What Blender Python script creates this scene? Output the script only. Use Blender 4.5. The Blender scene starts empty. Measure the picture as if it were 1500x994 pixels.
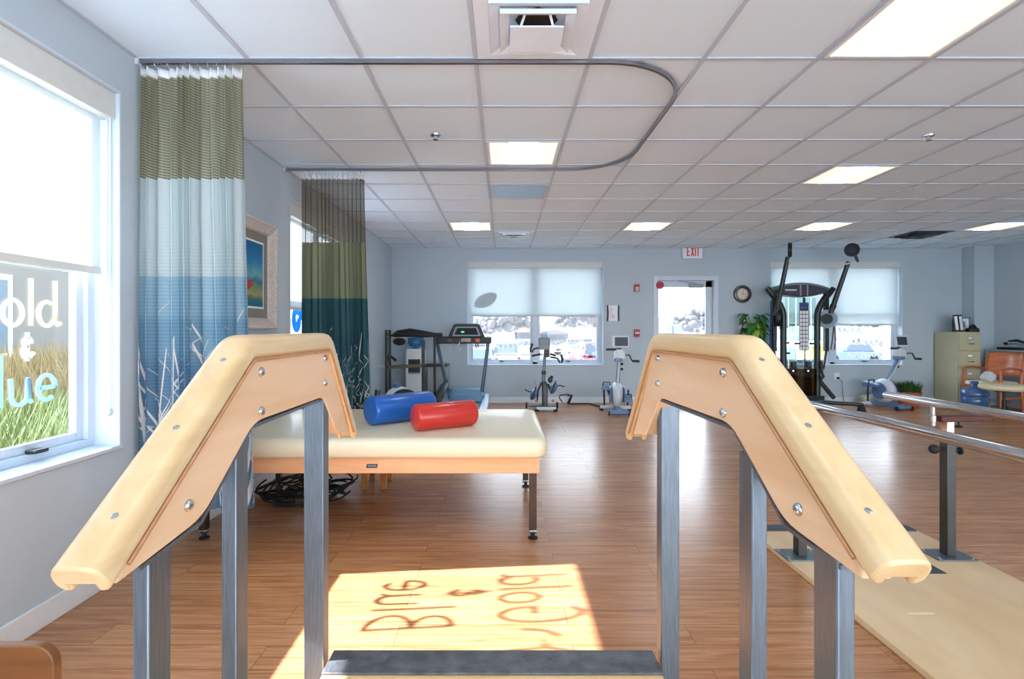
import bpy, math, random
from mathutils import Matrix, Vector, noise
random.seed(7)
SC = bpy.context.scene
COL = SC.collection
PI = math.pi
F = 785.0                      # focal length in pixels of the 1500 px wide frame
CAMZ = 1.26
def W(px, py, Y):              # point at depth Y seen at a pixel of the photograph
    return Vector(((px-738)*Y/F, Y, CAMZ-(py-485)*Y/F))
def V(*a): return Vector(a)

# ------------------------------------------------------------------ meshes
class M:
    def __init__(self, T=None):
        self.v=[]; self.f=[]; self.T=T
    def add(self, vs, fs):
        b=len(self.v)
        if self.T is not None: vs=[self.T@Vector(p) for p in vs]
        self.v.extend(tuple(p) for p in vs)
        self.f.extend([tuple(i+b for i in f) for f in fs])
        return self
    def box(self, c, s, R=None):
        c=Vector(c); vs=[]
        for x in (-.5,.5):
            for y in (-.5,.5):
                for z in (-.5,.5):
                    p=Vector((x*s[0],y*s[1],z*s[2]))
                    if R is not None: p=R@p
                    vs.append(c+p)
        return self.add(vs,[(0,1,3,2),(4,6,7,5),(0,4,5,1),(2,3,7,6),(0,2,6,4),(1,5,7,3)])
    def bb(self, lo, hi):
        lo=Vector(lo); hi=Vector(hi)
        return self.box((lo+hi)/2, hi-lo)
    def bar(self, p0, p1, w, h, up=(0,0,1)):
        p0=Vector(p0); p1=Vector(p1); d=(p1-p0); L=d.length; d.normalize()
        up=Vector(up)
        if abs(d.dot(up))>.98: up=Vector((0,1,0))
        s=d.cross(up).normalized(); u=s.cross(d)
        R=Matrix((s,d,u)).transposed()
        return self.box((p0+p1)/2,(w,L,h),R)
    def tube(self, path, r, n=10, closed=False, flat=1.0):
        P=[Vector(p) for p in path]; k=len(P)
        rs=r if isinstance(r,(list,tuple)) else [r]*k
        vs=[]; nrm=None
        for i in range(k):
            if closed: t=(P[(i+1)%k]-P[i-1])
            else: t=(P[min(i+1,k-1)]-P[max(i-1,0)])
            if t.length<1e-9: t=Vector((0,0,1))
            t.normalize()
            if nrm is None:
                a=Vector((0,0,1)) if abs(t.z)<.9 else Vector((1,0,0))
                nrm=(a-t*a.dot(t)).normalized()
            else:
                nrm=(nrm-t*nrm.dot(t))
                if nrm.length<1e-6: nrm=t.orthogonal()
                nrm.normalize()
            b=t.cross(nrm)
            for j in range(n):
                a=2*PI*j/n
                vs.append(P[i]+nrm*math.cos(a)*rs[i]*flat+b*math.sin(a)*rs[i])
        fs=[]
        for i in range(k if closed else k-1):
            i2=(i+1)%k
            for j in range(n):
                fs.append((i*n+j,i*n+(j+1)%n,i2*n+(j+1)%n,i2*n+j))
        if not closed:
            fs.append(tuple(range(n))[::-1]); fs.append(tuple((k-1)*n+j for j in range(n)))
        return self.add(vs,fs)
    def cyl(self, p0, p1, r, n=16, r2=None):
        return self.tube([p0,p1],[r,r if r2 is None else r2],n)
    def lathe(self, prof, c=(0,0,0), axis=(0,0,1), n=24):
        c=Vector(c); ax=Vector(axis).normalized(); a=ax.orthogonal().normalized() if abs(ax.z)<.99 else Vector((1,0,0)); b=ax.cross(a)
        vs=[]
        for r,z in prof:
            for j in range(n):
                t=2*PI*j/n
                vs.append(c+ax*z+(a*math.cos(t)+b*math.sin(t))*max(r,1e-5))
        fs=[]
        for i in range(len(prof)-1):
            for j in range(n):
                fs.append((i*n+j,i*n+(j+1)%n,(i+1)*n+(j+1)%n,(i+1)*n+j))
        fs.append(tuple(range(n))[::-1]); fs.append(tuple((len(prof)-1)*n+j for j in range(n)))
        return self.add(vs,fs)
    def prism(self, pts, o, a, b, t):
        o=Vector(o); a=Vector(a); b=Vector(b); t=Vector(t); n=len(pts)
        vs=[o+a*p[0]+b*p[1] for p in pts]; vs+= [q+t for q in vs]
        fs=[tuple(range(n)), tuple(range(2*n-1,n-1,-1))]
        for i in range(n): fs.append((i,i+n,(i+1)%n+n,(i+1)%n))
        return self.add(vs,fs)
    def sph(self, c, r, n=16, m=10, R=None):
        if not isinstance(r,(tuple,list)): r=(r,r,r)
        c=Vector(c); vs=[]
        for i in range(m+1):
            ph=PI*i/m
            for j in range(n):
                th=2*PI*j/n
                p=Vector((r[0]*math.sin(ph)*math.cos(th),r[1]*math.sin(ph)*math.sin(th),r[2]*math.cos(ph)))
                if R is not None: p=R@p
                vs.append(c+p)
        fs=[]
        for i in range(m):
            for j in range(n):
                fs.append((i*n+j,(i+1)*n+j,(i+1)*n+(j+1)%n,i*n+(j+1)%n))
        return self.add(vs,fs)
    def grid(self, fn, nu, nv):
        vs=[fn(i/nu,j/nv) for j in range(nv+1) for i in range(nu+1)]
        fs=[]
        for j in range(nv):
            for i in range(nu):
                a=j*(nu+1)+i
                fs.append((a,a+1,a+nu+2,a+nu+1))
        return self.add(vs,fs)
    def loft(self, rings, cap=True):
        n=len(rings[0]); vs=[p for r in rings for p in r]; fs=[]
        for i in range(len(rings)-1):
            for j in range(n):
                fs.append((i*n+j,i*n+(j+1)%n,(i+1)*n+(j+1)%n,(i+1)*n+j))
        if cap:
            fs.append(tuple(range(n))[::-1]); fs.append(tuple((len(rings)-1)*n+j for j in range(n)))
        return self.add(vs,fs)

WM={}
def _mesh(name, m, mat, inv, bevel, smooth, solid, recalc):
    me=bpy.data.meshes.new(name)
    vs=[inv@Vector(p) for p in m.v]
    me.from_pydata(vs,[],m.f); me.update()
    if recalc:
        import bmesh
        bm=bmesh.new(); bm.from_mesh(me)
        bmesh.ops.remove_doubles(bm,verts=bm.verts,dist=1e-6)
        bmesh.ops.recalc_face_normals(bm,faces=bm.faces); bm.to_mesh(me); bm.free()
    if smooth:
        me.shade_smooth()
        me.set_sharp_from_angle(angle=math.radians(smooth if smooth>1 else 40))
    o=bpy.data.objects.new(name,me); COL.objects.link(o)
    me.materials.append(mat)
    if solid:
        md=o.modifiers.new('Solidify','SOLIDIFY'); md.thickness=solid; md.offset=0
    if bevel:
        md=o.modifiers.new('Bevel','BEVEL'); md.width=bevel; md.segments=2; md.limit_method='ANGLE'; md.angle_limit=math.radians(35)
    return o
def part(name, m, mat, parent, bevel=0, smooth=40, label=None, solid=0, kind=None, recalc=True):
    w=WM[parent.name]
    o=_mesh(name,m,mat,w.inverted(),bevel,smooth,solid,recalc)
    o.parent=parent; WM[o.name]=w
    if label: o['label']=label
    if kind: o['kind']=kind
    return o
def thing(name,label,cat,loc,rz=0,group=None,kind=None):
    o=bpy.data.objects.new(name,None); COL.objects.link(o)
    o.empty_display_size=.1
    o.location=loc; o.rotation_euler=(0,0,rz)
    WM[o.name]=Matrix.Translation(Vector(loc))@Matrix.Rotation(rz,4,'Z')
    if label: o['label']=label
    if cat: o['category']=cat
    if group: o['group']=group
    if kind: o['kind']=kind
    return o
def solo(name,m,mat,label,cat,group=None,bevel=0,smooth=40,solid=0,kind=None,recalc=True):
    xs=[p[0] for p in m.v]; ys=[p[1] for p in m.v]; zs=[p[2] for p in m.v]
    c=Vector(((min(xs)+max(xs))/2,(min(ys)+max(ys))/2,min(zs)))
    o=_mesh(name,m,mat,Matrix.Translation(-c),bevel,smooth,solid,recalc)
    o.location=c; WM[o.name]=Matrix.Translation(c)
    if label: o['label']=label
    if cat: o['category']=cat
    if group: o['group']=group
    if kind: o['kind']=kind
    return o
def struct(name,m,mat,bevel=0,smooth=0,recalc=True):
    return solo(name,m,mat,None,None,None,bevel,smooth,0,'structure',recalc)
def dup(root,loc,rz=None,label=None,group=None):
    r=root.copy(); COL.objects.link(r); r.location=loc
    if rz is not None: r.rotation_euler=(0,0,rz)
    if label: r['label']=label
    if group: r['group']=group
    for ch in list(root.children):
        c=ch.copy(); COL.objects.link(c); c.parent=r
        for g in list(ch.children):
            d=g.copy(); COL.objects.link(d); d.parent=c
    return r

# ------------------------------------------------------------------ materials
def lin(c):
    return tuple(((x/255)/12.92 if x/255<=.04045 else ((x/255+.055)/1.055)**2.4) for x in c)+(1,)
def nt(name):
    m=bpy.data.materials.new(name); m.use_nodes=True
    t=m.node_tree; b=t.nodes['Principled BSDF']
    return m,t,b
def pm(name,col,rough=.5,metal=0.0,var=.05,scale=18,bump=0.0,bscale=None,stretch=(1,1,1),coat=0.0,spec=.5,trans=0.0):
    m,t,b=nt(name); N=t.nodes; L=t.links
    tc=N.new('ShaderNodeTexCoord'); mp=N.new('ShaderNodeMapping'); mp.inputs['Scale'].default_value=stretch
    L.new(tc.outputs['Object'],mp.inputs['Vector'])
    nz=N.new('ShaderNodeTexNoise'); nz.inputs['Scale'].default_value=scale; nz.inputs['Detail'].default_value=4
    L.new(mp.outputs['Vector'],nz.inputs['Vector'])
    cr=N.new('ShaderNodeValToRGB'); c=lin(col)
    cr.color_ramp.elements[0].color=tuple(x*(1-var) for x in c[:3])+(1,)
    cr.color_ramp.elements[1].color=tuple(min(1,x*(1+var)) for x in c[:3])+(1,)
    cr.color_ramp.elements[0].position=.3; cr.color_ramp.elements[1].position=.7
    L.new(nz.outputs['Fac'],cr.inputs['Fac']); L.new(cr.outputs['Color'],b.inputs['Base Color'])
    b.inputs['Roughness'].default_value=rough; b.inputs['Metallic'].default_value=metal
    b.inputs['Coat Weight'].default_value=coat; b.inputs['Specular IOR Level'].default_value=spec
    b.inputs['Transmission Weight'].default_value=trans
    if bump:
        n2=N.new('ShaderNodeTexNoise'); n2.inputs['Scale'].default_value=bscale or scale*3; n2.inputs['Detail'].default_value=5
        L.new(mp.outputs['Vector'],n2.inputs['Vector'])
        bp=N.new('ShaderNodeBump'); bp.inputs['Strength'].default_value=bump; bp.inputs['Distance'].default_value=.01
        L.new(n2.outputs['Fac'],bp.inputs['Height']); L.new(bp.outputs['Normal'],b.inputs['Normal'])
    return m
def emis(name,col,strength):
    m,t,b=nt(name); c=lin(col)
    b.inputs['Base Color'].default_value=c; b.inputs['Emission Color'].default_value=c
    nz=t.nodes.new('ShaderNodeTexNoise'); nz.inputs['Scale'].default_value=300
    mr=t.nodes.new('ShaderNodeMapRange'); mr.inputs['To Min'].default_value=strength*.97; mr.inputs['To Max'].default_value=strength*1.03
    t.links.new(nz.outputs['Fac'],mr.inputs['Value']); t.links.new(mr.outputs['Result'],b.inputs['Emission Strength'])
    return m
def glass_pane(name,tint=(1,1,1),gloss=.06):
    m=bpy.data.materials.new(name); m.use_nodes=True; t=m.node_tree; t.nodes.clear()
    o=t.nodes.new('ShaderNodeOutputMaterial'); mx=t.nodes.new('ShaderNodeMixShader')
    tr=t.nodes.new('ShaderNodeBsdfTransparent'); tr.inputs['Color'].default_value=tuple(tint)+(1,)
    gl=t.nodes.new('ShaderNodeBsdfGlossy'); gl.inputs['Roughness'].default_value=.02
    lw=t.nodes.new('ShaderNodeLayerWeight'); lw.inputs['Blend'].default_value=.5
    pw=t.nodes.new('ShaderNodeMath'); pw.operation='POWER'; pw.inputs[1].default_value=5; t.links.new(lw.outputs['Facing'],pw.inputs[0])
    mr=t.nodes.new('ShaderNodeMapRange'); mr.inputs['To Min'].default_value=gloss*.5; mr.inputs['To Max'].default_value=.8
    t.links.new(pw.outputs[0],mr.inputs['Value']); t.links.new(mr.outputs['Result'],mx.inputs['Fac'])
    t.links.new(tr.outputs['BSDF'],mx.inputs[1]); t.links.new(gl.outputs['BSDF'],mx.inputs[2])
    t.links.new(mx.outputs['Shader'],o.inputs['Surface'])
    return m
def translucent(name,col,wt=.5,tcol=None,alpha=0.0,stripe=None):
    # cloth: diffuse + translucent (+ open weave)
    m=bpy.data.materials.new(name); m.use_nodes=True; t=m.node_tree; t.nodes.clear(); N=t.nodes; L=t.links
    o=N.new('ShaderNodeOutputMaterial'); mx=N.new('ShaderNodeMixShader'); mx.inputs['Fac'].default_value=wt
    d=N.new('ShaderNodeBsdfDiffuse'); tl=N.new('ShaderNodeBsdfTranslucent')
    tc=N.new('ShaderNodeTexCoord'); nz=N.new('ShaderNodeTexNoise'); nz.inputs['Scale'].default_value=120
    L.new(tc.outputs['Object'],nz.inputs['Vector'])
    cr=N.new('ShaderNodeValToRGB'); c=lin(col)
    cr.color_ramp.elements[0].color=tuple(x*.96 for x in c[:3])+(1,); cr.color_ramp.elements[1].color=tuple(min(1,x*1.04) for x in c[:3])+(1,)
    L.new(nz.outputs['Fac'],cr.inputs['Fac'])
    L.new(cr.outputs['Color'],d.inputs['Color']); L.new(cr.outputs['Color'],tl.inputs['Color'])
    L.new(d.outputs['BSDF'],mx.inputs[1]); L.new(tl.outputs['BSDF'],mx.inputs[2])
    out=mx
    if alpha:
        tr=N.new('ShaderNodeBsdfTransparent'); m2=N.new('ShaderNodeMixShader'); m2.inputs['Fac'].default_value=alpha
        L.new(mx.outputs['Shader'],m2.inputs[1]); L.new(tr.outputs['BSDF'],m2.inputs[2]); out=m2
    L.new(out.outputs['Shader'],o.inputs['Surface'])
    return m
def wood(name,c1,c2,rough=.4,stretch=(1,14,14),scale=3.0,coat=.1,c3=None,plates=None):
    m,t,b=nt(name); N=t.nodes; L=t.links
    tc=N.new('ShaderNodeTexCoord'); mp=N.new('ShaderNodeMapping'); mp.inputs['Scale'].default_value=stretch
    L.new(tc.outputs['Object'],mp.inputs['Vector'])
    nz=N.new('ShaderNodeTexNoise'); nz.inputs['Scale'].default_value=scale; nz.inputs['Detail'].default_value=7; nz.inputs['Roughness'].default_value=.6; nz.inputs['Distortion'].default_value=.6
    L.new(mp.outputs['Vector'],nz.inputs['Vector'])
    cr=N.new('ShaderNodeValToRGB'); cr.color_ramp.elements[0].color=lin(c1); cr.color_ramp.elements[1].color=lin(c2)
    cr.color_ramp.elements[0].position=.3; cr.color_ramp.elements[1].position=.7
    L.new(nz.outputs['Fac'],cr.inputs['Fac']); L.new(cr.outputs['Color'],b.inputs['Base Color'])
    b.inputs['Roughness'].default_value=rough; b.inputs['Coat Weight'].default_value=coat; b.inputs['Coat Roughness'].default_value=.25
    bp=N.new('ShaderNodeBump'); bp.inputs['Strength'].default_value=.05; bp.inputs['Distance'].default_value=.005
    L.new(nz.outputs['Fac'],bp.inputs['Height']); L.new(bp.outputs['Normal'],b.inputs['Normal'])
    return m
SKY,SUNE,EXPO,LAMP=4.2,24.0,.82,6.5
# ------------------------------------------------------------------ shared materials
XL,XR,YB,YF,ZC=-1.97,8.4,9.43,-3.0,2.725
m_wall=pm('painted_wall',(184,198,207),.85,var=.015,scale=3,bump=.05,bscale=220)
m_ceil=pm('ceiling_tile',(224,241,255),.95,var=.03,scale=160,bump=.25,bscale=420)
m_grid=pm('grid_metal',(188,199,214),.5,var=.01)
m_white=pm('white_paint',(232,236,240),.45,var=.01)
m_trim=pm('window_vinyl',(202,214,226),.4,var=.01)
m_base=pm('baseboard_vinyl',(222,228,232),.5,var=.02)
m_glass=glass_pane('window_glass')
m_shade=translucent('roller_shade_cloth',(226,232,234),.5)
m_valance=pm('shade_valance',(214,218,214),.6,var=.02)
m_black=pm('black_plastic',(30,31,34),.45,var=.1)
m_rubber=pm('black_rubber',(24,24,26),.7,var=.15,bump=.1)
m_dark=pm('charcoal_metal',(58,66,72),.4,.3,var=.08)
m_chrome=pm('chrome',(215,215,218),.12,1.0,var=.02)
m_steel=pm('brushed_steel',(128,138,150),.38,.85,var=.12,scale=8,stretch=(60,60,2))
m_bolt=pm('zinc_bolt',(190,195,198),.25,1.0,var=.05)
m_red=pm('alarm_red',(178,36,40),.4,var=.04)
m_grey=pm('grey_plastic',(148,158,168),.45,var=.04)
m_lgrey=pm('light_grey_plastic',(205,212,220),.4,var=.03)
m_blueplastic=pm('slate_blue_plastic',(70,104,150),.4,var=.08)

# floor : long vinyl planks running across the room
def floor_mat():
    m,t,b=nt('vinyl_plank_floor'); N=t.nodes; L=t.links
    tc=N.new('ShaderNodeTexCoord')
    br=N.new('ShaderNodeTexBrick'); br.inputs['Scale'].default_value=1; br.offset=.41; br.offset_frequency=2
    br.inputs['Brick Width'].default_value=1.22; br.inputs['Row Height'].default_value=.152; br.inputs['Mortar Size'].default_value=.0012
    br.inputs['Color1'].default_value=(0,0,0,1); br.inputs['Color2'].default_value=(1,1,1,1); br.inputs['Mortar'].default_value=(.5,.5,.5,1); br.inputs['Bias'].default_value=0
    L.new(tc.outputs['Object'],br.inputs['Vector'])
    # per-plank offset of the grain
    ad=N.new('ShaderNodeVectorMath'); ad.operation='MULTIPLY_ADD'
    L.new(br.outputs['Color'],ad.inputs[0]); ad.inputs[1].default_value=(7.3,3.1,0); L.new(tc.outputs['Object'],ad.inputs[2])
    mp=N.new('ShaderNodeMapping'); mp.inputs['Scale'].default_value=(1.1,22,1); L.new(ad.outputs['Vector'],mp.inputs['Vector'])
    nz=N.new('ShaderNodeTexNoise'); nz.inputs['Scale'].default_value=1.6; nz.inputs['Detail'].default_value=8; nz.inputs['Roughness'].default_value=.62; nz.inputs['Distortion'].default_value=1.1
    L.new(mp.outputs['Vector'],nz.inputs['Vector'])
    cr=N.new('ShaderNodeValToRGB'); e=cr.color_ramp.elements
    e[0].position=.28; e[0].color=lin((138,88,54)); e[1].position=.74; e[1].color=lin((206,152,106))
    x=e.new(.5); x.color=lin((182,126,84))
    L.new(nz.outputs['Fac'],cr.inputs['Fac'])
    hs=N.new('ShaderNodeMixRGB'); hs.blend_type='MULTIPLY'; hs.inputs['Fac'].default_value=1
    c2=N.new('ShaderNodeValToRGB'); c2.color_ramp.elements[0].color=(.86,.84,.82,1); c2.color_ramp.elements[1].color=(1.0,1.0,1.0,1)
    L.new(br.outputs['Color'],c2.inputs['Fac']); L.new(cr.outputs['Color'],hs.inputs[1]); L.new(c2.outputs['Color'],hs.inputs[2])
    mx=N.new('ShaderNodeMixRGB'); mx.inputs[2].default_value=lin((104,66,44)); 
    L.new(br.outputs['Fac'],mx.inputs['Fac']); L.new(hs.outputs['Color'],mx.inputs[1])
    L.new(mx.outputs['Color'],b.inputs['Base Color'])
    mr=N.new('ShaderNodeMapRange'); mr.inputs['To Min'].default_value=.23; mr.inputs['To Max'].default_value=.29
    L.new(nz.outputs['Fac'],mr.inputs['Value']); L.new(mr.outputs['Result'],b.inputs['Roughness'])
    bp=N.new('ShaderNodeBump'); bp.inputs['Strength'].default_value=.05; bp.inputs['Distance'].default_value=.002
    L.new(nz.outputs['Fac'],bp.inputs['Height']); L.new(bp.outputs['Normal'],b.inputs['Normal'])
    return m
m_floor=floor_mat()

# ------------------------------------------------------------------ room shell
T=.23
struct('floor',M().bb((XL-T,YF-T,-.15),(XR+T,YB+T,0)),m_floor)
struct('ceiling',M().bb((XL-T,YF-T,ZC),(XR+T,YB+T,ZC+.25)),m_ceil)
def wall_y(mm,y0,y1,x0,x1,ops):     # wall in the XZ plane with openings (xa,xb,za,zb)
    xs=x0
    for xa,xb,za,zb in sorted(ops):
        mm.bb((xs,y0,0),(xa,y1,ZC))
        if za>0: mm.bb((xa,y0,0),(xb,y1,za))
        mm.bb((xa,y0,zb),(xb,y1,ZC)); xs=xb
    mm.bb((xs,y0,0),(x1,y1,ZC)); return mm
def wall_x(mm,x0,x1,y0,y1,ops):
    ys=y0
    for ya,yb,za,zb in sorted(ops):
        mm.bb((x0,ys,0),(x1,ya,ZC))
        if za>0: mm.bb((x0,ya,0),(x1,yb,za))
        mm.bb((x0,ya,zb),(x1,yb,ZC)); ys=yb
    mm.bb((x0,ys,0),(x1,y1,ZC)); return mm
WZ0,WZ1=.66,2.49
LW=[(.33,2.76),(4.94,6.75)]
BW=[(-.645,1.755),(4.69,7.02)]
DX0,DX1,DZ=2.66,3.74,2.2
struct('wall_left',wall_x(M(),XL-T,XL,YF-T,YB+T,[(a,b,WZ0,WZ1) for a,b in LW]),m_wall)
struct('wall_back',wall_y(M(),YB,YB+T,XL,XR,[(a,b,WZ0,WZ1) for a,b in BW]+[(DX0,DX1,0,DZ)]),m_wall)
struct('wall_right',M().bb((XR,YF-T,0),(XR+T,YB+T,ZC)),m_wall)
# wall behind the viewer; wide openings added to let in fill daylight
FO=[(-1.7,1.5,.15,2.6),(1.8,5.0,.15,2.6),(5.3,8.2,.15,2.6)]
struct('wall_front',wall_y(M(),YF-T,YF,XL,XR,FO),m_wall)
struct('wall_column',M().bb((8.06,9.18,0),(XR,YB,ZC)),m_wall)
bh=.105
struct('baseboard_left',M().bb((XL,YF,0),(XL+.013,YB,bh)),m_base,bevel=.004)
mb=M()
for a,b in ((XL+.013,DX0-.06),(DX1+.06,8.06)): mb.bb((a,YB-.013,0),(b,YB,bh))
struct('baseboard_back',mb,m_base,bevel=.004)
struct('baseboard_right',M().bb((XR-.013,YF,0),(XR,9.18,bh)),m_base,bevel=.004)
struct('baseboard_column',M().bb((8.047,9.167,0),(8.387,9.18,bh)).bb((8.047,9.18,0),(8.06,YB,bh)),m_base,bevel=.004)
# ceiling suspension grid
HX=1.465
gx=[HX*(-.938+.4173*k) for k in range(-1,17)]
gy=[2.875+.611*k for k in range(-10,11)]
mg=M()
for i,x in enumerate(gx):
    if XL<x<XR: mg.bb((x-.012,YF,ZC-.008),(x+.012,YB,ZC))
for y in gy:
    if YF<y<YB: mg.bb((XL,y-.012,ZC-.0072),(XR,y+.012,ZC))
struct('trim_1',mg,m_grid)
me=M().bb((XL,YF,ZC-.009),(XL+.02,YB,ZC)).bb((XL,YB-.02,ZC-.009),(XR,YB,ZC)).bb((XR-.02,YF,ZC-.009),(XR,YB,ZC))
struct('trim_2',me,m_grid)

# ------------------------------------------------------------------ windows
def hbar(p0,p1,*a): return (p0,p1)
m_goldpaint=translucent('cream_window_paint',(222,219,190),.6)
m_bluepaint=translucent('pale_blue_window_paint',(168,202,220),.6)
m_whitepaint=translucent('white_window_paint',(214,216,218),.7)
m_matwhite=pm('white_mat_bevel',(244,244,244),.8)
m_swirl=translucent('blue_window_paint',(60,130,214),.6)
def flatten(m,axis,c,k=.12):
    m.v=[tuple((c+(q[i]-c)*k) if i==axis else q[i] for i in range(3)) for q in m.v]
    return m
def window(n, wall, a, b, shade_z, mull, box_glass, valh=.13, hem=.03):
    """wall: 'L' (plane X) or 'B' (plane Y). a,b along the wall."""
    if wall=='L':
        def P(u,d,z): return (XL-d,u,z)          # d = depth outwards
    else:
        def P(u,d,z): return (u,YB+d,z)
    def bx(m,u0,u1,d0,d1,z0,z1):
        p=P(u0,d0,z0); q=P(u1,d1,z1)
        return m.bb([min(p[i],q[i]) for i in range(3)],[max(p[i],q[i]) for i in range(3)])
    root=thing('window_%d'%n,None,None,P((a+b)/2,.1,WZ0),0,None,'structure')
    fr=M(); fw=.055
    D0,D1=.13,.225
    bx(fr,a,a+fw,D0,D1,WZ0,WZ1); bx(fr,b-fw,b,D0,D1,WZ0,WZ1); bx(fr,a+fw,b-fw,D0,D1,WZ0,WZ0+.055); bx(fr,a+fw,b-fw,D0,D1,WZ1-fw,WZ1)
    for mu in mull: bx(fr,mu-.045,mu+.045,D0,D1,WZ0,WZ1)
    part('frame',fr,m_trim,root,bevel=.004)
    edges=[a+fw]+[x for mu in mull for x in (mu-.045,mu+.045)]+[b-fw]
    for k in range(0,len(edges),2):
        u0,u1=edges[k],edges[k+1]
        sw=.042
        s=M()
        for zz0,zz1,dd in ((WZ0+.055,1.60,.155),(1.56,WZ1-fw,.19)):
            bx(s,u0,u0+sw,dd,dd+.03,zz0,zz1); bx(s,u1-sw,u1,dd,dd+.03,zz0,zz1)
            bx(s,u0+sw,u1-sw,dd,dd+.03,zz0,zz0+sw); bx(s,u0+sw,u1-sw,dd,dd+.03,zz1-sw,zz1)
        sash=part('sash',s,m_trim,root,bevel=.003)
        g=M(); bx(g,u0+sw,u1-sw,.168,.172,WZ0+.09,1.57); bx(g,u0+sw,u1-sw,.203,.207,1.59,WZ1-fw-.03)
        part('glass_pane',g,m_glass,sash,smooth=0)
        lk=M(); uc=(u0+u1)/2 if wall=='B' else u1-.30
        bx(lk,uc-.035,uc+.035,.10,.15,WZ0+.056,WZ0+.072)
        bx(lk,uc-.012,uc+.03,.095,.105,WZ0+.056,WZ0+.066)
        part('latch',lk,m_black,sash,bevel=.004)
    # liner of the reveal
    ln=M(); t=.012
    bx(ln,a,a+t,0,D0,WZ0,WZ1); bx(ln,b-t,b,0,D0,WZ0,WZ1); bx(ln,a+t,b-t,0,D0,WZ1-t,WZ1)
    part('reveal',ln,m_trim,root)
    sl=M(); bx(sl,a-.0,b+.0,-.012,D0,WZ0-.002,WZ0+.018)
    part('sill',sl,m_trim,root,bevel=.004)
    # roller shade: a thing of its own, hung in the opening
    lab={1:'white roller shade drawn halfway down over the window painted with gold and blue words',
         2:'white roller shade at the side window beyond the framed picture',
         3:'white roller shade with football silhouette over the window behind the treadmill',
         4:'white roller shade over the window behind the cable machine'}[n]
    sh=thing('roller_shade',lab,'window shade',P((a+b)/2,.06,WZ1-.012),0,'roller shades over the windows')
    v=M(); bx(v,a+.014,b-.014,.02,.10,WZ1-.012-valh,WZ1-.012); part('valance',v,m_valance,sh,bevel=.004)
    c=M(); bx(c,a+.03,b-.03,.086,.0875,shade_z+hem,WZ1-.02-valh*.5); part('shade_cloth',c,m_shade,sh,smooth=0)
    h=M(); bx(h,a+.03,b-.03,.079,.095,shade_z,shade_z+hem); part('hem_bar',h,m_valance,sh,bevel=.004)
    ch=M(); ue=b-.07 if wall=='L' else b-.022
    if wall=='L':
        ch.tube([P(ue+.035,.05,WZ1-.12),P(ue+.03,.05,1.6),P(ue+.035,.052,.86)],.0035,6); ch.tube([P(ue+.045,.04,WZ1-.12),P(ue+.045,.04,.86)],.0035,6)
        part('pull_chain',ch,m_white,sh)
        tb=M(); tb.cyl(P(b-.012,.055,.85),P(b-.035,.055,.85),.022,16); part('chain_tensioner',tb,m_lgrey,sh)
    return root
w1=window(1,'L',LW[0][0],LW[0][1],1.55,[1.545],None,valh=.135,hem=.035)
w2=window(2,'L',LW[1][0],LW[1][1],1.47,[5.85],None)
w3=window(3,'B',BW[0][0],BW[0][1],1.52,[.555],None,valh=.1)
w4=window(4,'B',BW[1][0],BW[1][1],1.36,[5.86],None,valh=.1)

# painted words on the panes -------------------------------------------------
def arc(cx,cy,rx,ry,a0,a1,n=16):
    return [(cx+rx*math.cos(math.radians(a0+(a1-a0)*i/n)),cy+ry*math.sin(math.radians(a0+(a1-a0)*i/n))) for i in range(n+1)]
G_=[arc(.30,.5,.30,.5,50,325,20)+[(.56,.42),(.30,.42)]]
o_=[arc(.22,.25,.21,.25,90,450,18)]
l_=[[(.05,0),(.05,.95)]]
d_=[arc(.20,.25,.2,.25,60,300,14)+[(.42,.18)],[(.40,.95),(.40,.12),(.46,.02),(.54,.06)]]
B_=[[(.05,0),(.05,.95)],[(.05,.95)]+arc(.08,.73,.34,.22,90,-90,10)+[(.05,.51)],[(.05,.51)]+arc(.08,.25,.42,.25,90,-90,10)+[(.05,0)]]
u_=[[(.02,.5),(.04,.2)]+arc(.2,.17,.17,.17,180,340,8)+[(.38,.5)],[(.38,.5),(.39,.1),(.46,.02)]]
e_=[[(.02,.27),(.40,.27)]+arc(.21,.27,.2,.25,0,310,16)]
amp=[arc(.22,.62,.17,.16,-20,200,8)+arc(.22,.62,.17,.16,200,270,3)+arc(.22,.24,.22,.22,90,330,12)+[(.5,.2)],[(.22,-.12),(.22,1.0)]]
def strokes(fn, glyphs, r, widths, mat, parent, gap=.13):
    x=0
    m=M()
    for g,w in zip(glyphs,widths):
        for st in g:
            pts=[fn(x+px,py) for px,py in st]
            m.tube(pts,r,6)
        x+=w+gap
    return m
XG=XL-.165
def on_left(y0,z0,s):
    return lambda px,py: V(XG+.001, y0+px*s, z0+py*s)
sash_root=[c for c in w1.children if c.name.startswith('sash')][1]
m=strokes(on_left(2.11,1.285,.225),[G_,o_,l_,d_],.0095,[.62,.44,.10,.52],m_goldpaint,w1)
part('painted_word',m,m_goldpaint,sash_root,label='cream painted word Gold')
m=strokes(on_left(2.375,1.14,.115),[amp],.009,[.5],m_whitepaint,w1)
part('painted_ampersand',m,m_whitepaint,sash_root,label='white painted ampersand')
m=strokes(on_left(2.10,.935,.235),[B_,l_,u_,e_],.0095,[.55,.10,.46,.42],m_bluepaint,w1)
part('painted_word',m,m_bluepaint,sash_root,label='pale blue painted word Blue')
m=M(); m.tube([V(XG+.001,y,z) for y,z in ((1.86,1.5),(1.92,1.40),(1.99,1.39),(1.92,1.40),(1.91,1.30))],.009,6)
m.tube([V(XG+.001,y,z) for y,z in ((1.99,1.44),(2.04,1.40),(2.06,1.34))],.009,6)
flatten(m,0,XG); part('painted_flourish',m,m_goldpaint,sash_root,label='cream painted stroke before the words')
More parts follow.
